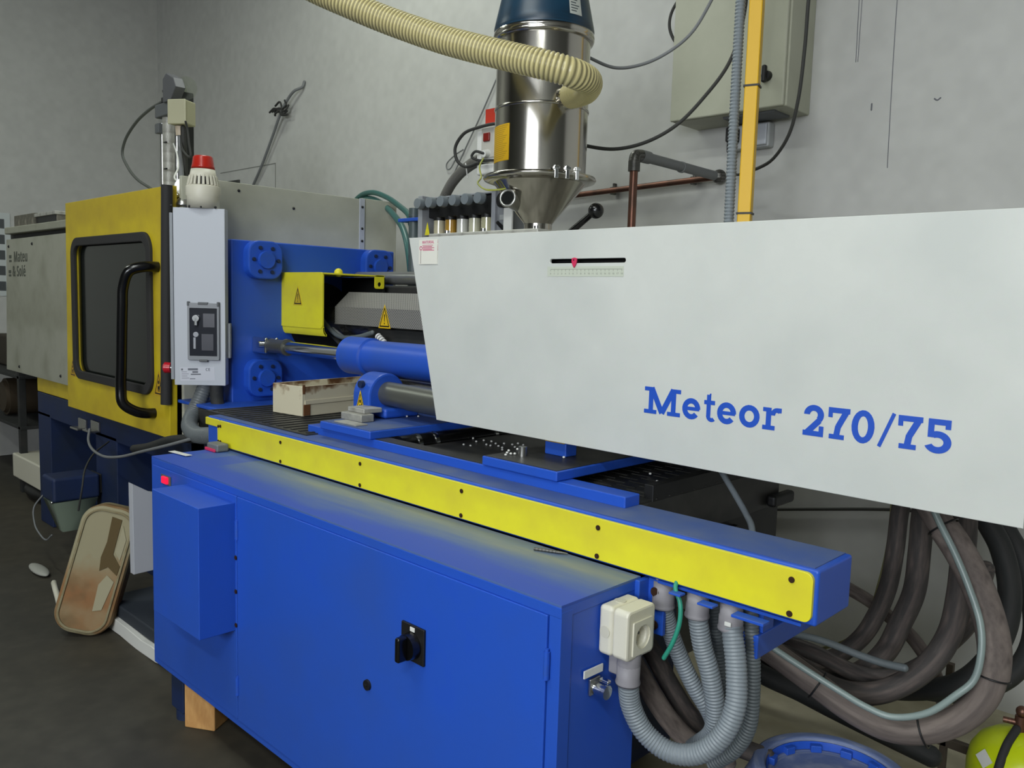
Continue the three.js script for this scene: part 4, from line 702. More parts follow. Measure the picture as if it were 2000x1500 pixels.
// ---------------------------------------------------------------- control box with siren at the guard door
{
  const A = 0.86, at = [-2.935, 0.954, -1.39], t = thing('control_box', 'narrow pale grey control box with a smoked flap and rating plate beside the guard door', 'control box', at, A);
  const W = 0.182, H = 0.645, D = 0.045;
  P(t, 'housing', bx(-W / 2, W / 2, 0, H, -D / 2, D / 2, 0.003), M.greyBox);
  P(t, 'front_plate', bx(-W / 2, W / 2, 0, H, D / 2, D / 2 + 0.003, 0.0012), M.greyBox);
  const f = D / 2 + 0.003;
  const fl = P(t, 'flap_frame', (() => { const g = ext(rr(-0.04, 0.071, 0.095, 0.302, 0.004), 0.010, [rr(-0.034, 0.065, 0.108, 0.285, 0.003, THREE.Path)], 0.001); g.translate(0, 0, f); return g; })(), Mt(0x7f8286, 0.4));
  P(fl, 'flap_window', bx(-0.035, 0.066, 0.107, 0.286, f, f + 0.007, 0.002), Mt(0x2c2e35, 0.1), 'smoked flap window');
  P(fl, 'key', [cyl([-0.01, 0.247, f + 0.004], [-0.01, 0.247, f + 0.018], 0.013, 0.012, 18), cb(-0.01, 0.235, f + 0.014, 0.012, 0.03, 0.008, 0.003)], M.chrome);
  P(fl, 'key_hole', [cyl([-0.012, 0.188, f + 0.006], [-0.012, 0.188, f + 0.0085], 0.0095, 0.0095, 18), bx(-0.021, -0.0125, 0.135, 0.177, f + 0.006, f + 0.0085, 0.0008)], Mt(0x9a9ca2, 0.4));
  P(fl, 'clip', [bx(-0.003, 0.032, 0.297, 0.306, f, f + 0.014, 0.002), bx(-0.042, -0.034, 0.292, 0.308, f, f + 0.013, 0.002), bx(0.064, 0.072, 0.292, 0.308, f, f + 0.013, 0.002), bx(0.0, 0.03, 0.088, 0.097, f, f + 0.013, 0.002)], M.greyDark);
  P(fl, 'inner_switches', [bx(0.008, 0.05, 0.13, 0.19, f + 0.0066, f + 0.0075, 0), bx(0.014, 0.055, 0.215, 0.265, f + 0.0066, f + 0.0075, 0)], Mt(0x3d3e46, 0.25));
  const s = sheet(0.124, 0.05, 0.001); s.rotateZ(0.03); s.translate(-0.009, 0.042, f + 0.0005);
  P(t, 'rating_plate', s, canvasMat(256, 104, (c, W2, H2) => { c.fillStyle = '#c4c6ce'; c.fillRect(0, 0, W2, H2); c.fillStyle = '#63666f'; c.font = 'bold 30px sans-serif'; c.fillText('CE', 188, 30); c.fillRect(8, 10, 14, 14); c.fillRect(58, 8, 74, 16); c.fillRect(90, 30, 42, 14); c.fillRect(78, 50, 74, 10); for (let i = 0; i < 4; i++) c.fillRect(10, 34 + i * 16, 40 + (i * 13 % 24), 3); c.fillRect(70, 86, 40, 6); }));
  P(t, 'bracket', [bx(-W / 2 - 0.012, -W / 2, 0.02, H - 0.02, -0.03, 0.03, 0.002), bx(W / 2, W / 2 + 0.012, 0.10, 0.23, -0.02, 0.0, 0.002), bx(-0.05, 0.0, 0.1, 0.5, -D / 2 - 0.07, -D / 2, 0.002)], Mt(0x8d9196, 0.5));
  rep(t, 'screw', new THREE.SphereGeometry(0.005, 8, 6), M.black, [[-W / 2 - 0.004, H + 0.004, 0.03], [-0.03, H + 0.004, 0.035], [0.06, H + 0.004, 0.03]]);
}
{
  const at = [-2.952, 1.012, -1.29], t = thing('emergency_stop', 'red mushroom emergency stop button on the left side of the grey control box', 'push button', [-3.035, 1.012, -1.318], 0.80);
  P(t, 'collar', [cyl([0.03, 0, 0], [0.0, 0, 0], 0.013, 0.013, 20), cyl([0.018, 0, 0], [0.012, 0, 0], 0.016, 0.016, 20), cyl([0.032, 0.025, 0], [0.018, 0.025, 0], 0.005, 0.004, 12)], M.chrome);
  P(t, 'mushroom', [cyl([0.0, 0, 0], [-0.022, 0, 0], 0.019, 0.021, 24), cyl([-0.022, 0, 0], [-0.028, 0, 0], 0.021, 0.014, 24)], Mt(0xc01a2c, 0.3));
}
{
  const X = -2.935, Z = -1.40, Y = 1.5995, t = thing('siren_beacon', 'white slotted siren with a red beacon lens on top of the grey control box', 'siren', [X, Y, Z]);
  P(t, 'base', [lathe([[0, 0], [0.056, 0], [0.056, 0.043], [0.06, 0.046], [0.06, 0.078], [0.054, 0.083], [0.0, 0.083]], X, Y, Z, 48)], M.offWhite);
  P(t, 'throat', lathe([[0.048, 0.08], [0.040, 0.135]], X, Y, Z, 32), M.black);
  const ribs = []; for (let i = 0; i < 22; i++) { const a = i / 22 * Math.PI * 2; const g = bx(-0.0042, 0.0042, 0, 0.036, -0.004, 0.0035, 0.001); g.rotateX(-0.22); g.translate(0, 0.082, 0.0535); g.rotateY(a); g.translate(X, Y, Z); ribs.push(g); }
  P(t, 'rib', ribs, M.offWhite, 'slotted sound opening'); 
  P(t, 'upper_ring', lathe([[0.040, 0.112], [0.0475, 0.112], [0.042, 0.140], [0.0, 0.141]], X, Y, Z, 44), M.offWhite);
  P(t, 'lens', lathe([[0, 0.1405], [0.0415, 0.1405], [0.0405, 0.15], [0.0385, 0.156], [0.0345, 0.184], [0.031, 0.188], [0, 0.189]], X, Y, Z, 14), M.red, 'red beacon lens');
  rep(t, 'screw', new THREE.SphereGeometry(0.004, 8, 6), M.rubber, [[X - 0.02, Y + 0.002, Z + 0.055], [X + 0.045, Y + 0.002, Z + 0.03]]);
}
{
  const t = thing('round_gauge', 'round white gauge behind the siren at the top corner of the guard door', 'gauge', [-3.20, 1.66, -1.44]);
  P(t, 'case', [cyl([-3.23, 1.705, -1.47], [-3.212, 1.703, -1.452], 0.036, 0.036, 28)], M.steel);
  P(t, 'dial', cyl([-3.2125, 1.703, -1.4525], [-3.211, 1.703, -1.4505], 0.031, 0.031, 28), M.white);
  P(t, 'bracket', bx(-3.26, -3.215, 1.66, 1.735, -1.50, -1.475, 0.003), M.steel);
  P(t, 'regulator', [lathe([[0, 0], [0.026, 0], [0.028, 0.01], [0.02, 0.03], [0.012, 0.035], [0, 0.036]], -3.10, 1.615, -1.40, 20)], M.steel);
}
{ // door actuator above the guard
  const t = thing('door_actuator', 'upright silver pneumatic door cylinder standing on the guard housing', 'pneumatic cylinder', [-3.88, 1.665, -1.7]);
  P(t, 'barrel', [cyl([-3.905, 1.666, -1.70], [-3.905, 2.11, -1.70], 0.03, 0.03, 24)], M.alu);
  P(t, 'tie_rod', cyl([-3.955, 1.666, -1.69], [-3.955, 2.08, -1.69], 0.012, 0.012, 12), M.steel);
  P(t, 'tie_rod', cyl([-3.838, 1.666, -1.71], [-3.838, 2.08, -1.71], 0.015, 0.015, 12), M.steel);
  P(t, 'cap', [bx(-3.97, -3.82, 2.10, 2.16, -1.74, -1.66, 0.006), bx(-3.972, -3.93, 2.03, 2.075, -1.71, -1.66, 0.004)], M.greyDark);
  P(t, 'back_bar', bx(-3.80, -3.755, 1.666, 2.2, -1.75, -1.69, 0.004), M.hydroDark);
  rep(t, 'band', merge([bx(-0.012, 0.012, -0.003, 0.003, -0.004, 0.004, 0.001)]), M.black, [[-3.868, 1.86, -1.665], [-3.868, 1.98, -1.665], [-3.868, 1.77, -1.665]]);
}
{
  const t = thing('limit_switch', 'dark switch with clear plastic discs on top of the pneumatic door cylinder', 'switch', [-3.82, 2.16, -1.69]);
  P(t, 'body', [(() => { const g = ext([[-0.055, 0], [0.02, 0], [0.075, 0.05], [0.05, 0.09], [-0.02, 0.12], [-0.055, 0.10]], 0.04, [], 0.003); g.translate(-3.79, 2.155, -1.69); return g; })()], Mt(0x55565a, 0.5));
  P(t, 'lever', [bx(-3.86, -3.80, 2.262, 2.275, -1.68, -1.66, 0.003), bx(-3.885, -3.84, 2.205, 2.218, -1.68, -1.66, 0.003), bx(-3.90, -3.84, 2.16, 2.185, -1.70, -1.66, 0.005)], M.black);
  for (const x of [-3.86, -3.755]) P(t, 'disc', cyl([x, 2.215, -1.712], [x - 0.002, 2.215, -1.714], 0.052, 0.052, 32), new THREE.MeshPhysicalMaterial({ color: 0xf4f6f0, roughness: 0.03, transmission: 0.97, thickness: 0 }));
}
{
  const t = thing('junction_box', 'cream cable junction box beside the pneumatic door cylinder', 'junction box', [-3.665, 2.01, -1.66]);
  const g = cb(0, 0, 0, 0.088, 0.105, 0.07, 0.006, 2); g.rotateY(0.55); g.translate(-3.685, 2.085, -1.665);
  const l = cb(0, 0, 0, 0.09, 0.107, 0.010, 0.005, 2); l.translate(0, 0, 0.041); l.rotateY(0.55); l.translate(-3.685, 2.085, -1.665);
  P(t, 'box', g, Mt(0xa8a585, 0.5)); P(t, 'lid', l, Mt(0xbcb99b, 0.5));
  P(t, 'gland', [cyl([-3.70, 2.03, -1.66], [-3.70, 1.99, -1.66], 0.022, 0.018, 14)], Mt(0xc9b9a4, 0.5));
  P(t, 'support', bx(-3.76, -3.69, 2.04, 2.1, -1.72, -1.69, 0.003), M.hydroDark);
}
T('junction_hose', 'grey cable sleeve dropping from the cream junction box gland', 'conduit', tube([[-3.70, 1.992, -1.66], [-3.703, 1.95, -1.662], [-3.712, 1.90, -1.665], [-3.705, 1.82, -1.665], [-3.70, 1.666, -1.665]], 0.0125, 30, 10), M.cableGrey);
T('junction_hose', 'dark cable sleeve running beside the grey one under the junction box', 'conduit', tube([[-3.668, 2.02, -1.66], [-3.676, 1.95, -1.665], [-3.70, 1.90, -1.68], [-3.72, 1.82, -1.69], [-3.715, 1.666, -1.69]], 0.012, 30, 10), M.cable);
T('junction_lead', 'thin black lead hanging in a loop right of the junction box', 'cable', tube([[-3.60, 2.035, -1.64], [-3.607, 2.01, -1.65], [-3.59, 1.94, -1.65], [-3.575, 1.885, -1.65], [-3.60, 1.888, -1.65], [-3.66, 1.93, -1.65], [-3.68, 1.985, -1.655]], 0.005, 40, 6), M.cable);
T('thin_wire', 'thin white wire slanting down towards the siren behind the door cylinder', 'wire', tube([[-3.70, 1.95, -1.63], [-3.60, 1.89, -1.60], [-3.50, 1.82, -1.56], [-3.40, 1.76, -1.50], [-3.24, 1.72, -1.47]], 0.004, 30, 6), M.white);
T('door_cable', 'grey cable arching out left from the door cylinder and down behind the yellow door', 'cable', tube([[-3.84, 2.178, -1.66], [-3.924, 2.175, -1.68], [-4.086, 2.165, -1.69], [-4.26, 2.124, -1.69], [-4.406, 2.049, -1.69], [-4.442, 1.989, -1.69], [-4.378, 1.919, -1.69], [-4.233, 1.843, -1.68], [-4.041, 1.775, -1.68], [-3.94, 1.73, -1.68], [-3.92, 1.672, -1.68]], 0.0072, 80, 8), Mt(0x4c4f4a, 0.6));
T('elbow_conduit', 'thick grey conduit dropping from the control box and bending into the yellow rail', 'conduit', corrugated([[-2.945, 0.955, -1.41], [-2.95, 0.90, -1.39], [-2.93, 0.845, -1.35], [-2.87, 0.815, -1.31], [-2.77, 0.80, -1.285], [-2.65, 0.812, -1.27], [-2.54, 0.832, -1.27]], 0.029, 0.012, 0.002, 18), Mt(0x63686a, 0.42));
T('control_cable', 'dark cable bundle dropping from the control box beside the grey conduit', 'cable', tube([[-2.90, 0.955, -1.43], [-2.90, 0.90, -1.43], [-2.88, 0.85, -1.43], [-2.90, 0.80, -1.44], [-2.92, 0.74, -1.445]], 0.024, 20, 12), M.hydroDark);
T('floor_cable', 'thin grey cable sagging across the dark base below the yellow door', 'cable', tube([[-4.05, 0.64, -1.37], [-3.98, 0.605, -1.34], [-3.85, 0.585, -1.31], [-3.65, 0.583, -1.29], [-3.442, 0.615, -1.28], [-3.208, 0.672, -1.27], [-2.95, 0.735, -1.26], [-2.74, 0.79, -1.26]], 0.006, 60, 8), M.cableGrey);
T('base_cable', 'thick black cable lying between the machine base and the blue cabinet top', 'cable', tube([[-3.35, 0.66, -1.30], [-3.15, 0.70, -1.28], [-2.95, 0.755, -1.28], [-2.75, 0.785, -1.29], [-2.62, 0.80, -1.30]], 0.016, 40, 10), M.hydroDark);

// ---------------------------------------------------------------- floor level on the left
{
  const t = thing('lubrication_unit', 'blue lubrication pump with a milky reservoir hanging on the machine base', 'pump', [-4.1, 0.1, -1.3]);
  P(t, 'pump_head', bx(-4.19, -4.03, 0.315, 0.428, -1.405, -1.20, 0.014, 2), M.blueDark);
  P(t, 'reservoir', (() => { const q = new THREE.CylinderGeometry(0.118, 0.06, 0.15, 4, 1); q.rotateY(Math.PI / 4); q.scale(0.9, 1, 1.15); q.translate(-4.11, 0.239, -1.30); return q; })(), new THREE.MeshPhysicalMaterial({ color: 0x8f9e8c, roughness: 0.35, transmission: 0.3, thickness: 0 }), 'milky translucent reservoir');
  P(t, 'mount', [bx(-4.17, -4.05, 0.33, 0.42, -1.419, -1.404, 0.002)], M.hydroDark);
  P(t, 'bolt', sph(-4.04, 0.318, -1.198, 0.007, 8, 6), M.chrome);
}
T('lube_line', 'thin grey tube dropping down the right side of the lubrication pump', 'tube', tube([[-3.90, 0.60, -1.40], [-3.76, 0.57, -1.28], [-3.68, 0.52, -1.22], [-3.65, 0.46, -1.20], [-3.67, 0.36, -1.19]], 0.004, 30, 6), M.cable);
T('lube_line', 'thin dark tube looping under the milky reservoir', 'tube', tube([[-4.21, 0.33, -1.22], [-4.24, 0.26, -1.18], [-4.20, 0.19, -1.17], [-4.12, 0.155, -1.17], [-4.04, 0.15, -1.17], [-3.96, 0.19, -1.17]], 0.004, 40, 6), M.cableGrey);
{ // stained slab-like lid leaning against the machine
  const A = 0.95, t = thing('stained_lid', 'tan rounded slab-like lid with rusty brown stains leaning on edge by the machine', 'lid', [-3.222, 0.0, -1.048], A);
  const stain = dtex(256, 256, (u, v) => { const n = fbm(u, v, 4, 5), k = Math.max(0, Math.min(1, (0.5 - v) * 2.2 + (n - 0.5) * 1.8)), d = Math.max(0, fbm(u + 0.4, v + 0.2, 6, 4) - 0.55) * 2; return mixc(mixc([152, 144, 114], [142, 100, 60], k), [92, 76, 46], d); }, 0.55);
  const m = new THREE.MeshStandardMaterial({ map: stain, roughness: 0.75 });
  const lean = (g) => { g.rotateZ(-0.25); g.rotateX(-0.14); g.translate(0, 0.022, 0); return g; };
  const sh = () => rr(-0.088, 0.088, 0.0, 0.455, 0.062);
  P(t, 'slab', lean(muv(ext(sh(), 0.07, [], 0.016).translate(0, 0, -0.035))), m);
  P(t, 'rim', lean(ext(sh(), 0.003, [rr(-0.084, 0.084, 0.004, 0.451, 0.058, THREE.Path)], 0.002).translate(0, 0, 0.052)), paint(0x8e8668, 0x7d6c4a, 0.9, 0.1, 0.8));
  P(t, 'stain', lean(ext([[0.014, 0.23], [0.04, 0.25], [0.078, 0.225], [0.08, 0.26], [0.045, 0.30], [0.042, 0.43], [0.005, 0.435], [0.012, 0.34], [0.006, 0.28]], 0.002).translate(0, 0, 0.0522)), Mt(0x5a4a2a, 0.85), 'dark brown stain');
  P(t, 'pale_patch', lean(merge([ext([[0.05, 0.31], [0.074, 0.28], [0.076, 0.36], [0.052, 0.41]], 0.002).translate(0, 0, 0.0521), ext([[0.03, 0.08], [0.06, 0.09], [0.075, 0.20], [0.045, 0.22], [0.025, 0.18]], 0.002).translate(0, 0, 0.0521)])), Mt(0xa39c80, 0.8), 'paler worn patch');
}
T('sheet_panel', 'white painted sheet metal panel standing out from the machine base beside the cabinet', 'panel', (() => { const g = ext([[-1.425, 0.322], [-1.10, 0.314], [-1.098, 0.632], [-1.16, 0.592], [-1.425, 0.52]], 0.03, [], 0.002); g.rotateY(-Math.PI / 2); g.translate(-2.85, 0, 0); return g; })(), Mt(0xb4b6bc, 0.5), null);
{
  const t = thing('drip_mat', 'dark drip plate with a chipped white front edge on the floor by the cabinet', 'drip plate', [-2.9, 0, -1.25]);
  P(t, 'plate', bx(-3.28, -2.60, 0.05, 0.10, -1.41, -1.155, 0.006), Mt(0x2c323a, 0.7));
  P(t, 'edge', (() => { const g = ext([[-3.27, 0.0], [-3.10, 0.004], [-2.95, 0.0], [-2.78, 0.006], [-2.70, 0.02], [-2.70, 0.045], [-2.82, 0.05], [-2.9, 0.044], [-3.05, 0.05], [-3.25, 0.05]], 0.03, [], 0.002); g.translate(0, 0, -1.17); return g; })(), M.white, 'chipped white edge');
}
{
  const wood = dtex(128, 256, (u, v) => { const g = fbm(u * 1.0, v * 0.25, 16, 3), n = fbm(u, v, 4, 3); return mixc([216, 170, 108], [176, 122, 66], 0.6 * g + 0.3 * n); }, 0.12);
  const g = bx(-0.05, 0.05, 0, 0.15, -0.05, 0.05, 0.004); g.rotateY(0.55);
  T('wood_block', 'short bright wooden block standing on the floor under the blue cabinet', 'wood block', g.translate(-2.285, 0, -1.095), new THREE.MeshStandardMaterial({ map: wood, roughness: 0.75 }));
}
T('plastic_dome', 'small white dome lying on the floor behind the wooden block', 'dome', lathe([[0, 0], [0.034, 0.0], [0.036, 0.02], [0.022, 0.05], [0, 0.055]], -2.42, 0, -1.135, 20), M.white);
{
  const t = thing('floor_scrap', 'pale plastic scrap lying on the floor left of the stained lid', 'scrap', [-3.9, 0, -1.12]);
  const g = new THREE.SphereGeometry(1, 18, 10).scale(0.11, 0.014, 0.03); g.translate(-4.05, 0.0145, -1.14);
  P(t, 'scrap', g, Mt(0xa5a59c, 0.6)); P(t, 'arm', tube([[-3.78, 0.03, -1.12], [-3.70, 0.035, -1.10], [-3.62, 0.02, -1.085], [-3.55, 0.0125, -1.07]], 0.0115, 20, 8), M.offWhite);
}
{ // dim shelf and crates beyond the rear end of the machine
  const t = thing('shelf_rack', 'dark cluttered shelf rack at the far left beyond the machine end', 'shelf', [-6.4, 0, -1.9]);
  for (const [x, z] of [[-6.95, -1.55], [-5.75, -1.55], [-6.95, -2.3], [-5.75, -2.3]]) P(t, 'post', bx(x - 0.02, x + 0.02, 0, 0.98, z - 0.02, z + 0.02, 0.003), M.hydroDark);
  for (const y of [0.40, 0.72]) P(t, 'shelf_board', bx(-6.98, -5.72, y, y + 0.02, -2.33, -1.53, 0.003), M.hydroDark);
  P(t, 'back_sheet', bx(-6.98, -5.72, 0.0, 0.98, -2.36, -2.335, 0.002), M.hydroDark);
}
T('crate', 'dark brown crate on the upper board of the far left shelf', 'crate', [bx(-6.7, -6.0, 0.742, 0.96, -2.2, -1.65, 0.02, 2)], Mt(0x332c20, 0.8));
T('drum_head', 'dark rounded drum head lying on the lower board of the far left shelf', 'drum', [cyl([-6.3, 0.55, -2.2], [-6.3, 0.55, -1.6], 0.125, 0.125, 28), cyl([-6.3, 0.55, -1.6], [-6.3, 0.55, -1.58], 0.11, 0.10, 28)], Mt(0x3a2f1e, 0.8));
T('foam_block', 'grey white block lying on the floor at the far left behind the machine', 'block', bx(-5.80, -5.12, 0.10, 0.25, -1.75, -1.5, 0.01, 2), M.offWhite);
T('block_support', 'black rounded lump on the floor under the grey white block', 'lump', (() => { const g = new THREE.SphereGeometry(1, 18, 12).scale(0.3, 0.06, 0.13); g.translate(-5.46, 0.05, -1.62); return g; })(), M.black);
{
  const t = thing('wall_poster', 'white paper with dark print on the left wall at the picture edge', 'poster', [-7.09, 1.3, -1.9]);
  const g = new THREE.BoxGeometry(0.004, 0.62, 0.5); g.translate(-7.097, 1.53, -1.62);
  P(t, 'paper', clean(g), canvasMat(128, 160, (c, W, H) => { c.fillStyle = '#c3c9c8'; c.fillRect(0, 0, W, H); c.fillStyle = '#4c5052'; for (let i = 0; i < 5; i++) c.fillRect(10, 12 + i * 30, 108, 18); }));
}

// ---------------------------------------------------------------- conduits at the cabinet end
const fit = (x, y0, y1, z) => [lathe([[0.0, 0], [0.0205, 0], [0.0222, 0.002], [0.0222, 0.006], [0.0208, 0.008], [0.0208, (y1 - y0) * 0.55], [0.0195, (y1 - y0) * 0.6], [0.0195, y1 - y0], [0, y1 - y0]], x, y0, z, 28), cyl([x, y1, z], [x, y1 + 0.012, z], 0.016, 0.016, 12)];
function conduit(label, pts, r, mat, fitting) {
  const t = thing('flexible_conduit', label, 'conduit', pts[0]);
  P(t, 'hose', corrugated(pts, r, 0.0062, 0.0016, 20), mat);
  if (fitting) { P(t, 'connector', fit(...fitting), M.fitting); }
  return t;
}
const c1 = conduit('front grey corrugated conduit looping deep from the socket box elbow to the beam', [[-0.789, 0.650, -1.135], [-0.789, 0.597, -1.149], [-0.767, 0.551, -1.164], [-0.725, 0.529, -1.178], [-0.681, 0.538, -1.192], [-0.645, 0.577, -1.207], [-0.630, 0.628, -1.221], [-0.639, 0.687, -1.236], [-0.660, 0.760, -1.248]], 0.0186, M.conduit, [-0.662, 0.748, 0.795, -1.25]);
P(c1, 'tag', bx(-0.662, -0.650, 0.762, 0.769, -1.2295, -1.2275, 0.0005), M.white);
P(c1, 'elbow', [tube([[-0.806, 0.708, -1.14], [-0.797, 0.706, -1.137], [-0.789, 0.696, -1.135], [-0.789, 0.680, -1.135]], 0.021, 20, 18), lathe([[0, 0], [0.021, 0], [0.0222, 0.004], [0.0205, 0.01], [0.0205, 0.04], [0, 0.042]], -0.789, 0.643, -1.135, 24), bx(-0.826, -0.80, 0.655, 0.70, -1.145, -1.125, 0.004)], M.fitting);
conduit('middle grey corrugated conduit dropping straight from the beam behind the U loop', [[-0.7275, 0.756, -1.25], [-0.72, 0.699, -1.26], [-0.706, 0.644, -1.27], [-0.699, 0.585, -1.28], [-0.706, 0.53, -1.29], [-0.749, 0.477, -1.30]], 0.018, M.conduit, [-0.728, 0.751, 0.798, -1.25]);
conduit('left grey corrugated conduit slanting down behind the green hose', [[-0.7985, 0.754, -1.25], [-0.799, 0.708, -1.272], [-0.789, 0.652, -1.294], [-0.765, 0.588, -1.316], [-0.742, 0.538, -1.338], [-0.736, 0.492, -1.36]], 0.0165, M.conduit, [-0.7995, 0.748, 0.799, -1.25]);
conduit('dim grey corrugated conduit hidden between the middle and front ones', [[-0.747, 0.79, -1.335], [-0.745, 0.737, -1.34], [-0.737, 0.668, -1.347], [-0.728, 0.599, -1.353], [-0.722, 0.528, -1.36]], 0.0125, M.conduitDark);
conduit('darker grey corrugated conduit hanging at the right of the group', [[-0.654, 0.795, -1.3], [-0.651, 0.761, -1.3], [-0.644, 0.703, -1.3], [-0.639, 0.629, -1.3], [-0.642, 0.562, -1.3], [-0.666, 0.509, -1.3], [-0.71, 0.463, -1.3]], 0.0138, M.conduitDark);
T('flat_hose', 'short flat green hose hanging from the beam in front of the conduits', 'hose', tube([[-0.757, 0.822, -1.232], [-0.752, 0.806, -1.213], [-0.738, 0.785, -1.208], [-0.735, 0.752, -1.205], [-0.745, 0.712, -1.202], [-0.760, 0.680, -1.2]], 0.0042, 40, 10), M.green);
T('drain_tube', 'pale grey tube slanting down from the hood onto the blue beam', 'tube', tube([[-0.95, 0.98, -1.64], [-0.887, 0.936, -1.6], [-0.838, 0.905, -1.567], [-0.79, 0.874, -1.533], [-0.755, 0.86, -1.49], [-0.73, 0.80, -1.45]], 0.0068, 40, 10), M.conduit);

// ---------------------------------------------------------------- hydraulic hoses at the right
function hose(label, pts, r, mat, cat = 'hose', name = 'hydraulic_hose') { return T(name, label, cat, tube(pts, r, 90, 14), mat); }
{
  const t = thing('hydraulic_hose', 'front brown sleeved hydraulic hose in the widest loop with a cut sleeve end', 'hose', [-0.5, 0.47, -1.7]);
  const p = [[-0.56, 1.02, -1.76], [-0.509, 0.918, -1.75], [-0.438, 0.832, -1.736], [-0.39, 0.752, -1.723], [-0.363, 0.673, -1.709], [-0.366, 0.596, -1.695], [-0.404, 0.531, -1.682], [-0.465, 0.488, -1.668], [-0.522, 0.476, -1.655], [-0.594, 0.493, -1.641], [-0.671, 0.53, -1.627], [-0.728, 0.559, -1.614], [-0.85, 0.61, -1.6]];
  P(t, 'hose', tube(p, 0.0262, 100, 18), M.hydroBrown);
  P(t, 'sleeve', (() => { const c = curve(p), q = []; for (let i = 0; i <= 10; i++) { const v = c.getPointAt(0.16 + i / 10 * 0.27); q.push(v); } return merge([new THREE.TubeGeometry(new THREE.CatmullRomCurve3(q), 50, 0.0295, 18, false)]); })(), M.hydroBrown);
  const c = curve(p);
  for (const u of [0.155, 0.43, 0.60, 0.80]) { const a = c.getPointAt(u), d = c.getTangentAt(u); const g = new THREE.TorusGeometry(0.0305, 0.0018, 8, 30); g.applyQuaternion(new THREE.Quaternion().setFromUnitVectors(V(0, 0, 1), d)); g.translate(a.x, a.y, a.z); P(t, 'cable_tie', g, M.black); }
}
hose('thin pale tube strapped along the inside of the front brown hose loop', [[-0.52, 0.98, -1.71], [-0.479, 0.907, -1.7], [-0.439, 0.847, -1.688], [-0.406, 0.788, -1.677], [-0.38, 0.73, -1.665], [-0.372, 0.678, -1.653], [-0.378, 0.63, -1.642], [-0.401, 0.598, -1.63], [-0.445, 0.55, -1.618], [-0.504, 0.524, -1.607], [-0.549, 0.532, -1.595], [-0.595, 0.55, -1.583], [-0.655, 0.573, -1.572], [-0.72, 0.60, -1.56], [-0.82, 0.64, -1.55]], 0.0066, Mt(0x84928e, 0.35), 'tube', 'drain_tube');
hose('dark grey hydraulic hose in the second loop just inside the brown one', [[-0.52, 0.99, -1.97], [-0.493, 0.86, -1.95], [-0.483, 0.772, -1.92], [-0.477, 0.699, -1.89], [-0.479, 0.63, -1.86], [-0.5, 0.569, -1.83], [-0.538, 0.52, -1.8], [-0.588, 0.486, -1.77], [-0.641, 0.479, -1.74], [-0.688, 0.497, -1.71], [-0.747, 0.533, -1.68], [-0.90, 0.60, -1.65]], 0.0245, M.hydro);
hose('slim dark hydraulic hose hanging leftmost under the hood', [[-0.69, 0.99, -2.17], [-0.687, 0.851, -2.15], [-0.685, 0.79, -2.125], [-0.68, 0.711, -2.1], [-0.682, 0.622, -2.075], [-0.695, 0.556, -2.05], [-0.721, 0.492, -2.025], [-0.79, 0.42, -2.0], [-0.95, 0.36, -1.98]], 0.0215, M.hydro);
hose('dark hydraulic hose hanging second from the left under the hood', [[-0.622, 0.99, -2.12], [-0.62, 0.859, -2.1], [-0.616, 0.813, -2.075], [-0.609, 0.738, -2.05], [-0.606, 0.644, -2.025], [-0.622, 0.571, -2.0], [-0.645, 0.496, -1.975], [-0.70, 0.43, -1.95], [-0.86, 0.36, -1.92]], 0.0255, M.hydro);
hose('dull yellow thin tube following the leftmost hose under the hood', [[-0.745, 0.95, -2.24], [-0.742, 0.792, -2.24], [-0.738, 0.687, -2.22], [-0.745, 0.59, -2.2], [-0.765, 0.50, -2.2], [-0.81, 0.416, -2.2], [-0.90, 0.35, -2.2]], 0.0042, Mt(0x8d8a5c, 0.5), 'tube', 'drain_tube');
hose('grey hose slanting down right from behind the end of the blue beam', [[-1.02, 0.60, -2.26], [-0.913, 0.558, -2.25], [-0.849, 0.54, -2.24], [-0.775, 0.52, -2.23], [-0.716, 0.494, -2.22], [-0.656, 0.461, -2.21], [-0.60, 0.40, -2.2], [-0.56, 0.30, -2.2]], 0.0175, M.hydroBrown);
hose('slim grey capped rod lying across the hose bundle below the beam end', [[-0.83, 0.558, -1.75], [-0.711, 0.571, -1.75], [-0.621, 0.565, -1.75], [-0.573, 0.564, -1.75], [-0.53, 0.568, -1.75]], 0.0082, M.conduitDark, 'rod', 'capped_rod');
hose('dull brown hose crossing behind the loops below the beam end', [[-0.95, 0.55, -1.79], [-0.841, 0.521, -1.8], [-0.751, 0.505, -1.825], [-0.653, 0.479, -1.85], [-0.595, 0.485, -1.875], [-0.541, 0.523, -1.9], [-0.5, 0.576, -1.925], [-0.465, 0.638, -1.95], [-0.45, 0.75, -1.97]], 0.0195, M.hydro);
hose('black hydraulic hose dropping from the right corner of the hood behind the brown loop', [[-0.56, 0.99, -2.22], [-0.518, 0.825, -2.2], [-0.47, 0.75, -2.183], [-0.441, 0.662, -2.167], [-0.44, 0.567, -2.15], [-0.469, 0.481, -2.133], [-0.52, 0.417, -2.117], [-0.62, 0.37, -2.1], [-0.78, 0.34, -2.08]], 0.0255, M.hydroDark);
hose('outermost black hydraulic hose at the right picture edge', [[-0.53, 0.99, -2.3], [-0.495, 0.787, -2.3], [-0.452, 0.721, -2.283], [-0.414, 0.62, -2.267], [-0.4, 0.539, -2.25], [-0.411, 0.476, -2.233], [-0.446, 0.418, -2.217], [-0.53, 0.36, -2.2], [-0.70, 0.33, -2.18]], 0.0235, M.hydroDark);
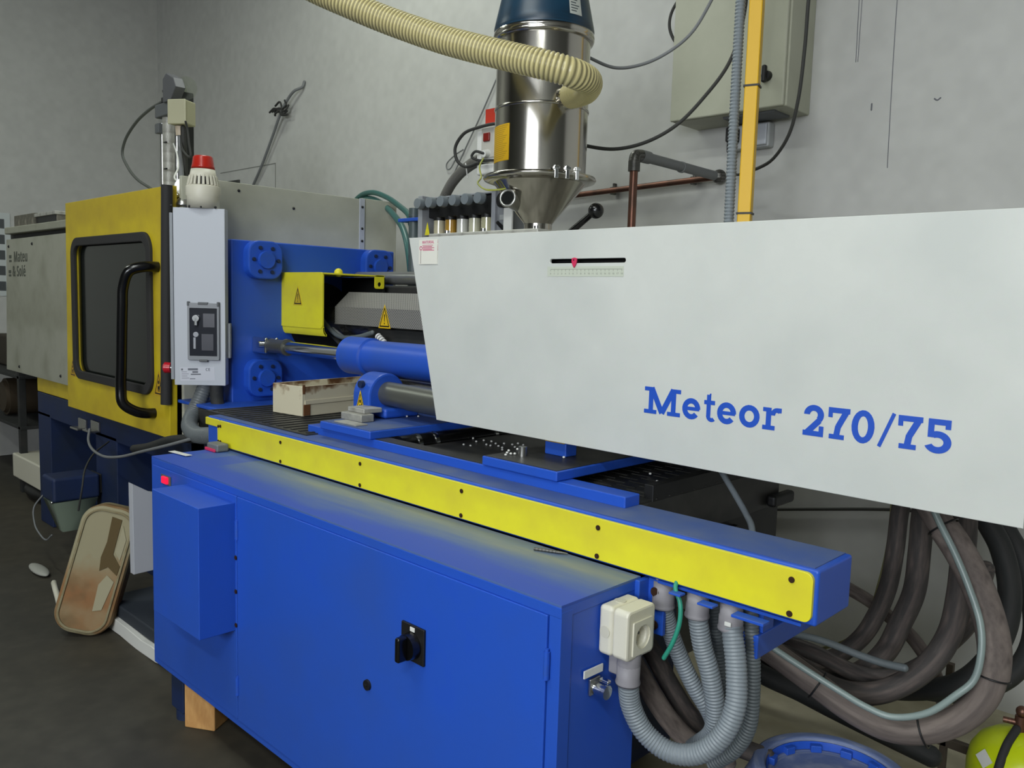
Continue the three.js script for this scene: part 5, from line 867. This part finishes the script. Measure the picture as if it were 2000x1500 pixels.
hose('dark hose running low under the bundle towards the floor', [[-1.05, 0.44, -1.85], [-0.896, 0.388, -1.87], [-0.813, 0.364, -1.9], [-0.736, 0.353, -1.9], [-0.639, 0.341, -1.9], [-0.52, 0.30, -1.95]], 0.024, M.hydroDark);
hose('upper dark hose curving down behind the conduits beside the cabinet', [[-0.98, 0.70, -1.33], [-0.914, 0.653, -1.33], [-0.888, 0.599, -1.36], [-0.861, 0.529, -1.39], [-0.828, 0.465, -1.42], [-0.784, 0.428, -1.45], [-0.70, 0.40, -1.50]], 0.0195, M.hydro);
hose('lower dusty hose curving down behind the conduits beside the cabinet', [[-0.93, 0.66, -1.29], [-0.895, 0.599, -1.30], [-0.867, 0.537, -1.325], [-0.832, 0.478, -1.35], [-0.798, 0.44, -1.375], [-0.74, 0.41, -1.41]], 0.0205, M.hydroBrown);

// ---------------------------------------------------------------- drum, gas bottle, post
{
  const X = -0.572, Z = -1.515, t = thing('plastic_drum', 'blue plastic drum with a dusty rim and lugged lid at the bottom edge', 'drum', [X, 0, Z]);
  const dusty = paint(0x5c6c94, 0x848da4, 0.9, 0.2, 0.7);
  P(t, 'body', lathe([[0, 0], [0.175, 0], [0.185, 0.012], [0.185, 0.28], [0.182, 0.32], [0.172, 0.36], [0.158, 0.388], [0.150, 0.408], [0.147, 0.418], [0.142, 0.421], [0.128, 0.421], [0.124, 0.418], [0.123, 0.390], [0, 0.390]], X, 0, Z, 64), dusty);
  P(t, 'lid', lathe([[0.1225, 0.389], [0.122, 0.398], [0.112, 0.398], [0.108, 0.394], [0, 0.394]], X, 0, Z, 56), dusty);
  P(t, 'lid_ring', lathe([[0.1228, 0.392], [0.1215, 0.414], [0.1195, 0.414], [0.1185, 0.398]], X, 0, Z, 56), M.blue, 'clean blue inner ring');
  const lug = bx(-0.011, 0.011, 0.396, 0.411, 0.107, 0.1195, 0.002); for (let i = 0; i < 12; i++) { const g = lug.clone(); g.rotateY(i / 12 * Math.PI * 2 + 0.15); g.translate(X, 0, Z); P(t, 'lug', g, M.blue); }
}
{
  const X = -0.405, Z = -2.28, t = thing('gas_bottle', 'bright lime green gas bottle with a brass valve at the right bottom corner', 'gas bottle', [X, 0, Z]);
  P(t, 'body', lathe([[0, 0], [0.11, 0], [0.118, 0.01], [0.118, 0.18], [0.112, 0.215], [0.095, 0.245], [0.065, 0.268], [0.03, 0.28], [0, 0.282]], X, 0, Z, 48), Mt(0xc6d617, 0.32));
  P(t, 'valve', [cyl([X - 0.01, 0.275, Z], [X - 0.01, 0.318, Z], 0.014, 0.012, 16), cyl([X - 0.045, 0.30, Z + 0.01], [X + 0.03, 0.30, Z - 0.01], 0.0075, 0.0075, 12), sph(X - 0.008, 0.33, Z, 0.014, 14, 10)], M.copper, 'brass valve');
  P(t, 'strap', tube([[X - 0.012, 0.29, Z + 0.02], [X - 0.02, 0.265, Z + 0.07], [X - 0.025, 0.22, Z + 0.108], [X - 0.03, 0.16, Z + 0.119], [X - 0.035, 0.05, Z + 0.118]], 0.010, 40, 10), M.rubber);
  const l = bx(-0.018, 0.018, -0.014, 0.014, 0, 0.002, 0); l.rotateZ(-0.55); l.rotateX(-0.45); l.rotateY(-0.5); l.translate(X - 0.06, 0.222, Z + 0.092);
  P(t, 'number_label', l, canvasMat(64, 64, (c) => { c.fillStyle = '#d8d8d0'; c.fillRect(0, 0, 64, 64); c.fillStyle = '#333'; c.font = 'bold 40px sans-serif'; c.fillText('1', 22, 46); }), 'white number label');
}
{
  const t = thing('steel_stand', 'rusty steel stand foot on the floor behind the brown hose loop', 'stand', [-0.62, 0, -2.45]);
  P(t, 'upright', bx(-0.632, -0.614, 0.0, 0.33, -2.46, -2.44, 0.002), Mt(0x4c4238, 0.8));
  P(t, 'arm', bx(-0.66, -0.56, 0.09, 0.115, -2.46, -2.44, 0.002), Mt(0x4c4238, 0.8));
}
renderer.render(scene, camera);
